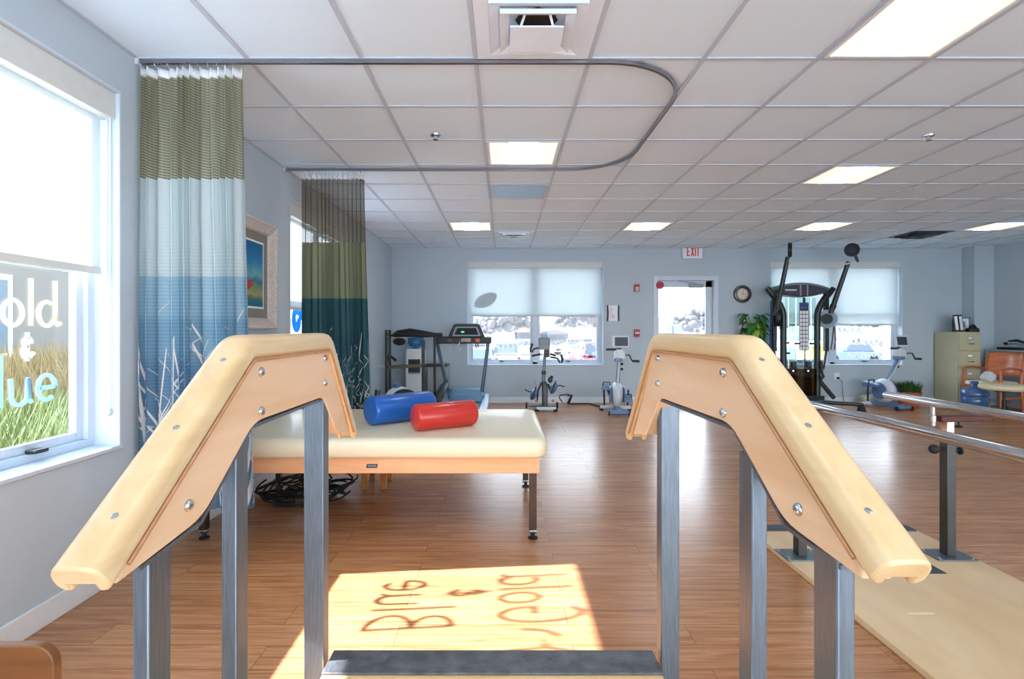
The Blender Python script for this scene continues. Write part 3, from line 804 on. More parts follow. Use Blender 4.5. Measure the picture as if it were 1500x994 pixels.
# carved beads along the outer edge
m=M()
per=[]
n=46
for k in range(n): per.append((py0+.018+(py1-py0-.036)*k/(n-1),pz1-.018)); per.append((py0+.018+(py1-py0-.036)*k/(n-1),pz0+.018))
for k in range(n): per.append((py0+.018,pz0+.018+(pz1-pz0-.036)*k/(n-1))); per.append((py1-.018,pz0+.018+(pz1-pz0-.036)*k/(n-1)))
for y,z in per: m.sph((XL+.062,y,z),(.010,.0085,.0085),6,4)
part('carved_edge',m,m_whitewash,fo)
part('mat_board',M().bb((XL+.003,py0+.08,pz0+.08),(XL+.012,py1-.08,pz1-.08)),pm('taupe_mat',(136,134,128),.9,var=.03),pic)
part('mat_bevel',M().bb((XL+.004,py0+.165,pz0+.165),(XL+.0135,py1-.165,pz1-.165)),m_matwhite,pic)
def painting():
    m,t,b=nt('seaside_painting'); N=t.nodes; L=t.links
    tc=N.new('ShaderNodeTexCoord'); sx=N.new('ShaderNodeSeparateXYZ'); L.new(tc.outputs['Generated'],sx.inputs['Vector'])
    nz=N.new('ShaderNodeTexNoise'); nz.inputs['Scale'].default_value=5; L.new(tc.outputs['Generated'],nz.inputs['Vector'])
    ad=N.new('ShaderNodeMath'); ad.operation='MULTIPLY_ADD'; ad.inputs[1].default_value=.22; L.new(nz.outputs['Fac'],ad.inputs[0]); L.new(sx.outputs['Z'],ad.inputs[2])
    cr=N.new('ShaderNodeValToRGB'); e=cr.color_ramp.elements
    e[0].position=.1; e[0].color=lin((30,110,160)); e[1].position=1.0; e[1].color=lin((20,112,170))
    for p,c in ((.2,(60,120,120)),(.3,(170,160,110)),(.42,(120,150,110)),(.5,(40,120,150)),(.6,(120,180,190)),(.8,(40,140,190))):
        x=e.new(p); x.color=lin(c)
    L.new(ad.outputs[0],cr.inputs['Fac']); L.new(cr.outputs['Color'],b.inputs['Base Color']); b.inputs['Roughness'].default_value=.3
    return m
pa=part('painting',M().bb((XL+.005,py0+.18,pz0+.18),(XL+.0145,py1-.18,pz1-.18)),painting(),pic)
m=M().sph((XL+.0148,4.13,1.63),(.001,.045,.028),14,8); m.sph((XL+.0148,4.10,1.60),(.001,.03,.02),12,6)
part('red_figure',m,pm('painted_red',(196,60,70),.6),pa,label='small red painted figure')
# ------------------------------------------------------------------ ceiling fittings
m_lens=emis('lamp_lens',(216,235,255),LAMP)
m_lensside=emis('lamp_side_panel',(255,247,214),1.0/2**EXPO)
def cell(k,y): return HX*(-.938+.4173*k), 2.875+.611*y
def ceil_light(k,j,label):
    x,y=cell(k,j); cx,cy=x+.3055,y+.3055
    r=thing('ceiling_light',label,'ceiling light',(cx,cy,ZC-.02),0,'recessed square ceiling lights')
    s=.287
    m=M().loft([[V(cx+a*q,cy+b*q,z) for a,b in ((-1,-1),(1,-1),(1,1),(-1,1))] for q,z in ((s,ZC-.002),(s,ZC-.011),(s-.02,ZC-.011),(s-.024,ZC-.004))],cap=False)
    part('frame',m,m_white,r,smooth=0)
    for sx in (-1,1):
        a,b=sorted((cx+sx*.115,cx+sx*(s-.022)))
        part('side_reflector',M().bb((a,cy-s+.022,ZC-.006),(b,cy+s-.022,ZC-.003)),m_lensside,r,smooth=0)
    part('lens',M().bb((cx-.115,cy-s+.022,ZC-.0085),(cx+.115,cy+s-.022,ZC-.003)),m_lens,r,smooth=0)
    return r
ceil_light(5,-1,'large bright ceiling light at the top right, nearest the camera')
ceil_light(2,2,'square ceiling light inside the curved curtain track')
ceil_light(1,7,'small far ceiling light left of the far round-necked air vent')
ceil_light(5,7,'small far ceiling light above the exit sign side of the back wall')
ceil_light(7,3,'ceiling light to the right of the curtain track, halfway down the room')
ceil_light(9,7,'far ceiling light above the cable machine')
ceil_light(13,7,'far ceiling light at the right edge, beyond the dark air vent')
# unseen fittings of the same kind, added to brighten the room
for k,j in ((2,-4),(5,-5),(9,-5),(13,-5),(9,-1),(13,-1),(13,3),(0,-6),(7,-8),(2,-8),(12,-8),(16,-2)):
    ceil_light(k,j,'unseen square ceiling light added to brighten the room')
# pale blue panel
x,y=cell(2,4)
bl=thing('ceiling_panel','pale blue square panel in the ceiling beyond the curtain track','ceiling panel',(x+.305,y+.305,ZC-.02))
s=.285; cx,cy=x+.3055,y+.3055
part('frame',M().loft([[V(cx+a*q,cy+b*q,z) for a,b in ((-1,-1),(1,-1),(1,1),(-1,1))] for q,z in ((s,ZC-.002),(s,ZC-.011),(s-.02,ZC-.011),(s-.024,ZC-.004))],cap=False),m_grid,bl,smooth=0)
part('panel',M().bb((cx-.265,cy-.265,ZC-.008),(cx+.265,cy+.265,ZC-.003)),pm('sky_blue_lens',(150,190,224),.35,var=.03,scale=4),bl)
# diffusers
m_vent=pm('vent_enamel',(228,241,255),.3,var=.01,coat=.2)
m_duct=pm('dark_duct',(58,40,28),.7,var=.2)
def sq(cx,cy,q,z): return [V(cx+a*q,cy+b*q,z) for a,b in ((-1,-1),(1,-1),(1,1),(-1,1))]
def diffuser(k,j,label,dark=False,open_=False):
    x,y=cell(k,j); cx,cy=x+.3055,y+.3055
    r=thing('air_vent',label,'air vent',(cx,cy,ZC-.06),0,'square ceiling air vents')
    mt=m_dark if dark else m_vent
    m=M().loft([sq(cx,cy,q,z) for q,z in ((.292,ZC-.002),(.292,ZC-.012),(.225,ZC-.012),(.205,ZC+.0),(.215,ZC-.003))],cap=False)
    part('rim',m,mt,r,smooth=0)
    m=M().loft([sq(cx,cy,q,z) for q,z in ((.222,ZC-.014),(.222,ZC-.028),(.175,ZC-.012),(.165,ZC-.006),(.21,ZC-.012))],cap=False)
    part('louver',m,mt,r,smooth=0)
    m=M().loft([sq(cx,cy,q,z) for q,z in ((.172,ZC-.022),(.172,ZC-.044),(.13,ZC-.026),(.165,ZC-.022))],cap=False)
    part('louver',m,mt,r,smooth=0)
    part('duct_opening',M().lathe([(.10 if open_ else .155,ZC-.004),(.10 if open_ else .155,ZC-.001)],(cx,cy-.05 if open_ else cy,0),n=8),m_duct,r,smooth=0)
    if open_:
        m=M().bb((cx-.125,cy-.09,ZC-.058),(cx+.125,cy+.13,ZC-.050))
        for a in (-1,1): m.bar((cx+a*.08,cy-.068,ZC-.058),(cx+a*.055,cy-.125,ZC-.012),.012,.006); m.bar((cx+a*.1,cy+.1,ZC-.058),(cx+a*.1,cy+.12,ZC-.012),.012,.006)
        m.bar((cx-.055,cy-.125,ZC-.018),(cx+.055,cy-.125,ZC-.018),.012,.006)
    else:
        m=M().loft([sq(cx,cy,q,z) for q,z in ((.12,ZC-.05),(.12,ZC-.058),(.05,ZC-.05))])
    part('centre_plate',m,mt,r,bevel=.002,smooth=0)
    return r
diffuser(2,-1,'large white square air vent above the camera, dark duct showing',open_=True)
diffuser(2,8,'small far white air vent in front of the back wall')
diffuser(12,8,'dark square air vent in the ceiling right of the cable machine',dark=True)
def sprinkler(px,py,label):
    Y=(ZC-CAMZ)*F/(485-py); p=W(px,py,Y)
    r=thing('sprinkler',label,'fire sprinkler',(p.x,p.y,ZC-.04),0,'ceiling fire sprinklers')
    part('escutcheon',M().lathe([(.04,ZC-.002),(.038,ZC-.010),(.02,ZC-.014)],(p.x,p.y,0)),m_chrome,r)
    part('deflector',M().lathe([(.010,ZC-.014),(.008,ZC-.035),(.022,ZC-.037),(.022,ZC-.040),(.004,ZC-.042)],(p.x,p.y,0)),m_chrome,r)
sprinkler(638,197,'chrome fire sprinkler inside the curtain track area')
sprinkler(1360,198,'chrome fire sprinkler in the ceiling at right')

# ------------------------------------------------------------------ things on the back wall
c=W(1013.5,369,YB-.02)
ex=thing('exit_sign','white exit sign with red letters at the top of the back wall','exit sign',(c.x,YB,c.z-.11))
part('housing',M().bb((c.x-.175,YB-.05,c.z-.115),(c.x+.175,YB-.002,ZC-.012)),m_white,ex,bevel=.004)
m=M(); y0,y1=YB-.053,YB-.049; h=.165; z0=c.z-.075; w=.05; t=.017; x=c.x-.095
m.bb((x,y0,z0),(x+t,y1,z0+h))
for q in (0,.5,1): m.bb((x,y0,z0+q*(h-t)),(x+w*(1 if q!=.5 else .85),y1,z0+q*(h-t)+t))
x+=w+.016
m.prism([(0,0),(t*1.1,0),(w+.008,h),(w+.008-t*1.1,h)],(x,y0,z0),(1,0,0),(0,0,1),(0,.004,0)); m.prism([(w+.008-t*1.1,0),(w+.008,0),(t*1.1,h),(0,h)],(x,y0-.0005,z0),(1,0,0),(0,0,1),(0,.004,0))
x+=w+.022; m.bb((x,y0,z0),(x+t,y1,z0+h)); x+=t+.012
m.bb((x,y0,z0+h-t),(x+w,y1,z0+h)); m.bb((x+w/2-t/2,y0,z0),(x+w/2+t/2,y1,z0+h))
part('lettering',m,pm('exit_red',(226,44,56),.5,var=.02),ex,smooth=0,label='red letters EXIT')
# fire alarm strobe and pull station
c=W(932.5,421.5,YB)
a=thing('fire_strobe','small red fire alarm strobe on the back wall, above the pull station','fire alarm',(c.x,YB,c.z-.06))
part('housing',M().bb((c.x-.046,YB-.045,c.z-.062),(c.x+.046,YB-.001,c.z+.062)),m_red,a,bevel=.006)
part('lens',M().bb((c.x-.032,YB-.06,c.z-.022),(c.x+.032,YB-.043,c.z+.012)),m_lgrey,a,bevel=.008)
part('grille',M().bb((c.x-.03,YB-.049,c.z-.05),(c.x+.03,YB-.044,c.z-.032)),m_white,a,bevel=.002)
c=W(932.5,487.5,YB)
a=thing('pull_station','small red manual fire alarm pull station on the back wall','fire alarm',(c.x,YB,c.z-.06))
part('housing',M().bb((c.x-.048,YB-.04,c.z-.065),(c.x+.048,YB-.001,c.z+.065)),m_red,a,bevel=.006)
part('pull_bar',M().bb((c.x-.036,YB-.056,c.z-.012),(c.x+.036,YB-.038,c.z+.014)),m_white,a,bevel=.003)
part('shield',M().bb((c.x-.036,YB-.046,c.z-.05),(c.x+.036,YB-.038,c.z-.018)),pm('dark_red',(120,24,30),.4),a,bevel=.003)
# framed notice
c=W(898,458.5,YB)
a=thing('notice_board','white notice sheet between dark side clips on the wall beside the back window','notice',(c.x,YB,c.z-.14))
part('sheet',M().bb((c.x-.085,YB-.014,c.z-.135),(c.x+.085,YB-.002,c.z+.135)),m_white,a,bevel=.002)
for s in (-1,1):
    part('side_clip',M().tube([V(c.x+s*.097,YB-.012,c.z-.14),V(c.x+s*.091,YB-.02,c.z),V(c.x+s*.097,YB-.012,c.z+.14)],.012,8),m_black,a)
m=M(); rnd=random.Random(4)
for k in range(9):
    z=c.z+.10-k*.023; m.bb((c.x-.062,YB-.0155,z-.004),(c.x-.062+rnd.uniform(.03,.1),YB-.0142,z+.004))
part('printed_lines',m,pm('pink_print',(206,140,146),.7),a,smooth=0)
# clock
c=W(1087,430.5,YB)
a=thing('wall_clock','round wall clock with dark rim beside the exit door','clock',(c.x,YB,c.z-.16))
part('rim',M().lathe([(.155,.001),(.158,.02),(.148,.045),(.125,.05),(.105,.035),(.10,.012),(.06,.002)],(c.x,YB,c.z),(0,-1,0),40),pm('mahogany_rim',(58,50,52),.3,var=.2,coat=.4),a)
f=part('dial',M().lathe([(.103,.010),(.103,.014)],(c.x,YB,c.z),(0,-1,0),36),pm('ivory_dial',(214,208,192),.5),a)
m=M()
for k in range(12):
    t=k*PI/6; p=V(c.x+.085*math.sin(t),YB-.0150,c.z+.085*math.cos(t)); d=V(math.sin(t),0,math.cos(t)); m.bar(p-d*.011,p+d*.011,.006,.002,(0,1,0))
part('hour_mark',m,m_black,f,smooth=0,kind='stuff') if False else part('hour_marks',m,m_black,f,smooth=0)
for ang,L,w,nm in ((2.5/12*360+12,.05,.007,'hour_hand'),(15,.08,.005,'minute_hand')):
    t=math.radians(ang); d=V(math.sin(t),0,math.cos(t)); p=V(c.x,YB-.0175,c.z); part(nm,M().bar(p-d*.012,p+d*L,w,.002,(0,1,0)),m_black,a,smooth=0)
# intercom plate behind the plant, outlet
c=W(1087,474,YB)
a=thing('wall_keypad','white wall keypad plate with dark buttons below the clock','keypad',(c.x,YB,c.z-.13))
part('plate',M().bb((c.x-.05,YB-.02,c.z-.14),(c.x+.05,YB-.001,c.z+.14)),m_white,a,bevel=.004)
for dz in (.085,.0,-.085): part('button',M().lathe([(.022,.02),(.02,.028),(.005,.03)],(c.x,YB,c.z+dz),(0,-1,0)),m_dark,a)
c=W(1226,551,YB)
a=thing('power_outlet','white power outlet with a plugged in cord under the window right of the cable machine','outlet',(c.x,YB,c.z-.06))
part('plate',M().bb((c.x-.05,YB-.008,c.z-.06),(c.x+.05,YB-.001,c.z+.06)),m_white,a,bevel=.003)
part('plug',M().bb((c.x-.015,YB-.045,c.z-.045),(c.x+.02,YB-.007,c.z-.01)),m_black,a,bevel=.005)
m=M().tube([V(c.x+.003,YB-.04,c.z-.03),V(c.x+.05,YB-.06,c.z-.08),V(c.x+.07,YB-.05,c.z-.25),V(c.x+.09,YB-.05,.02),V(c.x+.14,YB-.12,.008)],.005,6); part('cord',m,m_black,a)
# red round ornament on the door
c=W(967,417.5,YB-.03)
a=thing('door_ornament','red round ornament on white string at the top corner of the exit door','ornament',(c.x,c.y,c.z-.07))
part('disc',M().lathe([(.066,0),(.07,.01),(.062,.03),(.03,.036)],(c.x,YB-.02,c.z),(0,-1,0),28),pm('ornament_red',(190,58,72),.5,var=.08),a)
part('band',M().bb((c.x-.05,YB-.061,c.z-.008),(c.x+.05,YB-.0515,c.z+.012)),pm('ornament_dark',(120,30,44),.5),a)
part('string',M().tube([V(c.x+.01,YB-.03,c.z-.06),V(c.x+.016,YB-.03,c.z-.11),V(c.x+.008,YB-.03,c.z-.15)],.005,5),m_white,a)
# ------------------------------------------------------------------ cable machine
m_mach=pm('machine_gunmetal',(52,60,60),.35,.5,var=.08)
m_plum=pm('plum_shroud',(62,58,74),.3,.2,var=.05,coat=.3)
m_rim=pm('grey_green_rim',(118,134,132),.35,.4,var=.04)
m_bronze=pm('bronze_shield',(66,46,26),.25,.1,var=.2,coat=.4)
m_frost=glass_pane('tinted_panel',(.80,.93,.90))
YM=8.92
def w(px,py,y=YM): return W(px,py,y)
cm=thing('cable_machine','tall dark cable exercise machine with two raised arms in front of the right back window','exercise machine',(w(1173,590).x,YM,0))
def upright(xs,sg):
    pts=[w(xs,588),w(xs,560),w(xs,520),w(xs,480),w(xs,462),w(xs+sg*1.5,454),w(xs+sg*5,446),w(xs+sg*11,437),w(xs+sg*18,429),w(xs+sg*24,422)]
    return M().tube(pts,[.05]*9+[.042],14)
for xs,sg in ((1147.5,-1),(1197,1)): part('upright',upright(xs,sg),m_mach,cm)
# lens shaped shroud
def lens(px0,px1,yt,yb,ym,n=20):
    out=[]
    for i in range(n+1):
        t=i/n; x=px0+(px1-px0)*t; out.append((x,ym-(ym-yt)*math.sin(PI*t)**.8))
    for i in range(1,n):
        t=1-i/n; x=px0+(px1-px0)*t; out.append((x,ym+(yb-ym)*math.sin(PI*t)**.8))
    return [w(x,y) for x,y in out]
def lensprism(pts,ya,yb):
    return M().prism([(p.x,p.z) for p in pts],(0,ya,0),(1,0,0),(0,0,1),(0,yb-ya,0))
part('shroud_rim',lensprism(lens(1126,1219,413.5,435,424),YM-.02,YM+.16),m_rim,cm,bevel=.008)
sh=part('shroud',lensprism(lens(1132,1213,417,434,425.5),YM-.06,YM-.015),m_plum,cm,bevel=.012)
a=w(1173,418,YM-.07); 
m_clip=pm('mauve_clip',(150,136,150),.4,.3)
for px in (1172.5,1182.5): part('centre_clip',M().bar(w(px,417,YM-.065),w(px,433,YM-.065),.022,.02,(0,1,0)),m_clip,sh)
part('nameplate_line',M().bar(w(1150,424.5,YM-.062),w(1167,424.5,YM-.062),.006,.022),m_lgrey,sh,label='pale line mark')
# tinted rear panel, placard, stacks
p0=w(1150,535,YM+.08); p1=w(1195,436,YM+.085)
part('rear_panel',M().bb(p0,p1),m_frost,cm,smooth=0)
p0=w(1171,512.5,YM-.03); p1=w(1184,443,YM-.022)
pl=part('placard',M().bb(p0,p1),m_white,cm)
wd=p1.x-p0.x; h=p1.z-p0.z
part('placard_heading',M().bb((p0.x,p0.y-.004,p1.z-.085),(p1.x,p0.y-.0005,p1.z)),pm('placard_blue',(44,62,120),.4),pl,smooth=0)
part('placard_heading_band',M().bb((p0.x,p0.y-.004,p1.z-.13),(p1.x,p0.y-.0005,p1.z-.087)),m_dark,pl,smooth=0)
m=M()
for k in range(11):
    z=p0.z+(h-.13)*k/10; m.bb((p0.x,p0.y-.003,z-.006),(p1.x,p0.y-.0005,z+.006))
for k in range(4):
    x=p0.x+wd*k/3; m.bb((x-.004,p0.y-.0035,p0.z),(x+.004,p0.y-.0005,p1.z-.13))
part('placard_grid',m,pm('placard_print',(88,84,100),.5),pl,smooth=0)
for px in (1155,1166,1188,1179):
    part('guide_rod',M().cyl(w(px,578,YM+.02),w(px,436,YM+.02),.011,8),m_chrome if px!=1179 else m_black,cm)
part('cable',M().cyl(w(1177,443,YM+.0),w(1177,432,YM),.012,8),m_black,cm)
for px in (1162,1184):
    st_=part('weight_stack',M().bb(w(px-5,579,YM+.08),w(px+5.5,537,YM-.03)),m_bronze,cm,bevel=.004)
    m=M()
    for k in range(1,11):
        z=w(px,579).z+.045*k; m.bb((w(px-5.3,0).x,YM-.034,z-.004),(w(px+5.8,0).x,YM+.083,z+.004))
    part('plate_gaps',m,m_black,st_,smooth=0)
    part('stack_head',M().bb(w(px-4.5,537,YM+.06),w(px+5,529,YM-.02)),m_dark,st_,bevel=.006)
    part('selector_pin',M().cyl(w(px,543,YM-.03),w(px,543,YM-.07),.014,10),m_chrome,st_)
part('lower_shield',M().bb(w(1151,581,YM-.05),w(1196,540,YM-.045)),glass_pane('bronze_tint',(.42,.27,.14)),cm,smooth=0)
for px,py in ((1152,502),(1153,517),(1168,503),(1190,503)):
    part('cross_pin',M().bar(w(px-4,py,YM-.04),w(px+4,py,YM-.04),.025,.03),m_mach,cm,bevel=.004)
# side columns and pivots
for px,sg,c in ((1134,-1,m_blueplastic),(1210,1,m_mach)):
    part('side_column',M().bar(w(px,514),w(px,428),.065,.07,(0,1,0)),m_mach,cm,bevel=.006)
    part('column_foot',M().bar(w(px,514),w(px+(4 if sg<0 else -4),540),.03,.03,(0,1,0)),m_mach,cm,bevel=.004)
part('column_cover',M().bar(w(1129.5,512,YM+.05),w(1131,440,YM+.05),.04,.05,(0,1,0)),pm('deep_blue_cover',(60,88,150),.35,.2),cm,bevel=.006)
def disc(c,ax,r,t): return M().lathe([(r*.3,-t*.5),(r,-t*.5),(r*1.02,0),(r,t*.5),(r*.3,t*.5)],c,ax,28)
cL=w(1139.5,466,YM-.06); cR=w(1211.5,467,YM-.06)
part('pivot_wheel',disc(cL,(.9,-.42,0),.135,.07),m_black,cm)
pw=part('pivot_wheel',disc(cR,(-.65,-.75,0),.15,.05),pm('pivot_grey',(140,158,170),.35,.5),cm)
part('pivot_hub',disc(cR+V(-.02,-.03,0),(-.65,-.75,0),.085,.06),m_mach,pw)
# raised arms
def arm(p0,p1,hub,hax,hr):
    a=part('arm',M().tube([p0,p0.lerp(p1,.5),p1],[.04,.037,.033],12),m_mach,cm)
    part('arm_collar',M().tube([p0.lerp(p1,.10),p0.lerp(p1,.17)],.047,12),m_black,a)
    part('pulley',disc(hub,hax,hr,.06),m_black,a)
    return a
a0=arm(w(1136.5,462,YM-.1),w(1154,376,YM-.25),w(1157,366,YM-.27),(.885,-.465,0),.115)
a1=arm(w(1216.5,459,YM-.1),w(1243,383,YM-.25),w(1248,366,YM-.27),(-.55,-.83,.1),.108)
part('pulley_face',disc(w(1248,366,YM-.31),(-.55,-.83,.1),.05,.02),m_dark,a1)
part('handle_strap',M().tube([w(1252,372,YM-.3),w(1255,379,YM-.3),w(1257,384,YM-.3)],[.02,.025,.012],8),m_black,a1)
part('pale_band',M().tube([w(1237,387,YM-.27),w(1247,384.5,YM-.28)],.012,8),m_lgrey,a1)  # short pale band across the arm
m=M().tube([w(1155,380,YM-.26),w(1157,384,YM-.26),w(1160,386,YM-.26)],.012,8); part('pale_band',m,m_lgrey,a0)
for k,(xa,xb) in enumerate(((1219,1223),(1224,1222))):
    part('hanging_cable',M().tube([w(1219+2*k,458,YM-.05),w(xb-1,470,YM-.05),w(xa,500,YM-.05),w(xa-2,512,YM-.05)],.009,6),m_black,cm)
part('hand_grip',M().tube([w(1203,528,YM-.12),w(1204,545,YM-.12),w(1206.5,552,YM-.12),w(1203,556,YM-.12),w(1201,550,YM-.12)],[.022,.02,.022,.026,.02],8),m_black,cm)
part('hand_grip',M().tube([w(1139,524,YM-.12),w(1143,536,YM-.12),w(1146,548,YM-.12),w(1150,556,YM-.12)],[.02,.04,.05,.03],8),m_black,cm)
# base
p=w(1190,588)
part('base_plate',M().bb((w(1140,0).x,YM-.12,.10),(w(1202,0).x,YM+.2,.20)),m_mach,cm,bevel=.01)
part('brace',M().bar(w(1200,557),w(1222,583),.06,.05,(0,1,0)),m_mach,cm,bevel=.006)
part('brace',M().bar(w(1145,557),w(1124,583),.06,.05,(0,1,0)),m_mach,cm,bevel=.006)
fR=W(1262,600,8.45); fL=V(w(1090,0).x,8.45,0)
for fx in (fR,V(w(1196,0).x,8.62,0),fL):
    part('foot',M().lathe([(.062,0),(.060,.02),(.035,.09),(.03,.12),(.01,.13)],(fx.x,fx.y,0)),m_rubber,cm)
part('base_tube',M().tube([V(w(1180,0).x,8.66,.125),V(fR.x,8.45,.105)],.032,12),m_mach,cm)
part('base_tube',M().tube([V(w(1160,0).x,8.66,.125),V(fL.x,8.45,.105)],.032,12),m_mach,cm)
part('base_tube',M().bb((w(1155,0).x,8.5,.09),(w(1185,0).x,YM,.15)),m_mach,cm,bevel=.006)

# ------------------------------------------------------------------ treadmill
YT=8.75
def t_(px,py,y=YT): return W(px,py,y)
m_tread2=pm('treadmill_blue_grey',(62,76,96),.35,.4,var=.06)
m_deck=pm('treadmill_hood',(104,140,168),.4,.1,var=.05)
tm=thing('treadmill','treadmill with slanted grey uprights and dark console in front of the left back window','treadmill',(t_(683,0).x,8.2,0))
xc=t_(683,0).x
part('upright',M().bar(t_(640,498),t_(656,572,YT-.05),.055,.075,(0,1,0)),m_tread2,tm,bevel=.012)
part('upright',M().bar(t_(716,496),t_(706,574,YT-.05),.055,.075,(0,1,0)),m_tread2,tm,bevel=.012)
m=M().loft([[V(t_(640,0).x,YT-.1,z) for z in (1.06,1.16)]+[V(t_(640,0).x,YT+.05,z) for z in (1.18,1.06)],[V(t_(720,0).x,YT-.1,z) for z in (1.06,1.16)]+[V(t_(720,0).x,YT+.05,z) for z in (1.18,1.06)]])
cs=part('console_bar',m,m_black,tm,bevel=.012)
m=M().prism([(-.31,0),(.31,0),(.22,.215),(.19,.24),(-.19,.24),(-.22,.215)],(xc,YT+.02,1.15),(1,0,0),(0,.25,.97),(0,.06,0))
co=part('console',m,m_dark,tm,bevel=.015)
m=M().prism([(-.235,.03),(.235,.03),(.175,.19),(-.175,.19)],(xc,YT+.008,1.15),(1,0,0),(0,.25,.97),(0,.02,0))
part('display_bezel',m,m_grey,co,bevel=.004)
m=M().prism([(-.20,.055),(.20,.055),(.155,.17),(-.155,.17)],(xc,YT+.002,1.15),(1,0,0),(0,.25,.97),(0,.02,0))
part('display',m,pm('dark_screen',(26,34,40),.15),co)
part('display_light',M().box((xc-.06,YT+.022,1.25),(.05,.006,.022)),emis('green_led',(80,220,110),1.0),co)
part('button_panel',M().box((xc+.0,YT-.105,1.12),(.16,.01,.06)),pm('grey_keys',(150,150,150),.5,var=.2,scale=60),cs,bevel=.004)
part('button_panel',M().box((xc+.04,YT-.112,1.105),(.05,.01,.03)),pm('amber_keys',(214,150,60),.5),cs,bevel=.004)
part('button_panel',M().box((xc+.19,YT-.108,1.115),(.07,.012,.06)),pm('orange_stop',(206,96,70),.5),cs,bevel=.008)
part('button_panel',M().box((xc-.26,YT-.108,1.115),(.07,.012,.06)),pm('brown_keys',(96,60,56),.5),cs,bevel=.008)
part('safety_cord',M().tube([V(xc-.1,YT-.1,1.09),V(xc-.13,YT-.1,1.0),V(xc-.11,YT-.1,.95),V(xc-.08,YT-.1,1.0)],.008,6),m_lgrey,tm)
part('safety_cord',M().tube([V(xc-.2,YT-.1,1.07),V(xc-.19,YT-.1,.75),V(xc-.13,YT-.1,.66),V(xc-.06,YT-.1,.70)],.004,6),m_grey,tm)
part('hook',M().tube([V(xc+.15,YT-.1,1.08),V(xc+.17,YT-.1,.98),V(xc+.20,YT-.1,1.0),V(xc+.19,YT-.1,1.07)],.010,6),m_dark,tm)
m=M().loft([rring(xc-.30,xc+.30,YT-.15,YT+.25,.08,z) for z in (.10,.24)]+[rring(xc-.26,xc+.26,YT-.08,YT+.2,.08,.32)])
part('motor_hood',m,m_deck,tm,bevel=.01)
part('deck',M().bb((xc-.26,7.15,.08),(xc+.26,YT+.05,.135)),m_black,tm,bevel=.004)
for s in (-1,1):
    sr=part('side_rail',M().loft([[V(xc+s*.26,y,.07),V(xc+s*.37,y,.07),V(xc+s*.37,y,z),V(xc+s*.26,y,z)] for y,z in ((7.10,.14),(YT-.2,.15),(YT+.05,.22),(YT+.2,.22))]),pm('pale_blue_rail',(186,200,222),.35,.2,var=.03),tm,bevel=.008)
    part('rail_cap',M().box((xc+s*.315,7.09,.10),(.115,.05,.09)),m_rubber,sr,bevel=.008)
part('rear_roller',M().cyl((xc-.25,7.2,.1),(xc+.25,7.2,.1),.045,14),m_black,tm)
m=M().tube([t_(655,560,YT-.1),t_(648,570,YT-.25),t_(644,580,YT-.4),t_(640,588,YT-.5)],[.05,.07,.07,.03],10); part('cable_boot',m,m_dark,tm)
part('base_frame',M().bb((xc-.36,YT+.1,.01),(xc+.36,YT+.2,.08)),m_black,tm,bevel=.006)
for s in (-1,1): part('foot',M().bb((xc+s*.31-.04,7.2,0),(xc+s*.31+.04,7.3,.07)),m_rubber,tm,bevel=.006)
for s in (-1,1): part('foot',M().bb((xc+s*.31-.04,YT+.1,0),(xc+s*.31+.04,YT+.2,.02)),m_rubber,tm,bevel=.004)

# ------------------------------------------------------------------ standing support walker
YK=8.15
def k_(px,py,y=YK): return W(px,py,y)
wk=thing('standing_walker','black tubular standing walker with padded forearm rests left of the treadmill','walker',(k_(603,0).x,8.2,0))
for px,y in ((566,YK-.1),(571,YK+.45)):
    part('side_post',M().tube([k_(px,483,y),k_(px,500,y),V(k_(px,0,y).x,y,.08)],.021,10),m_black,wk)
part('centre_post',M().bar(k_(620,498,YK),V(k_(620.5,0,YK).x,YK,.08),.05,.06,(0,1,0)),pm('olive_black_post',(50,52,46),.4,.3),wk,bevel=.008)
part('centre_post',M().tube([k_(637,492,YK+.3),k_(637,528,YK+.3),V(k_(637,0,YK+.3).x,YK+.3,.08)],.02,10),m_black,wk)
pts=[k_(574,491,YK+.25),k_(583,486,YK+.4),k_(600,484,YK+.45),k_(618,486,YK+.4),k_(640,489,YK+.2)]
part('forearm_pad',M().tube(pts,[.02,.045,.06,.045,.02],12,flat=.55),m_rubber,wk)
pts=[k_(578,491,YK),k_(592,490,YK-.06),k_(620,490.5,YK-.08),k_(648,490,YK-.04)]
part('forearm_pad',M().tube(pts,[.035,.045,.045,.035],12,flat=.8),m_rubber,wk)
part('tray_bar',M().bar(k_(585,494,YK-.02),k_(632,492,YK-.02),.03,.02),m_lgrey,wk,bevel=.004)
part('top_frame',M().tube([k_(566,489,YK-.1),k_(572,491,YK),k_(600,493,YK+.02),k_(646,490,YK)],.017,10),m_black,wk)
part('underpad',M().sph(k_(585,500,YK+.1),(.10,.08,.06),14,8),m_rubber,wk)
part('brace_handle',M().tube([k_(569,520,YK),k_(574,523,YK-.04),k_(580,528,YK-.06)],[.014,.02,.022],8),m_black,wk)
part('brace_handle',M().tube([k_(570,495,YK),k_(571,515,YK),k_(568,528,YK)],.016,8),m_black,wk)
part('cross_bar',M().bar(k_(566,537.5,YK-.02),k_(622,535,YK),.045,.05),pm('olive_bar',(84,82,66),.45,.2),wk,bevel=.006)
part('cross_bar',M().bar(k_(622,535,YK),k_(646,534,YK+.3),.04,.04),m_black,wk,bevel=.006)
bx=(k_(566,0).x,k_(640,0).x)
for y in (YK-.1,YK+.45): part('base_tube',M().bb((bx[0],y-.025,.06),(bx[1],y+.025,.11)),m_black,wk,bevel=.006)
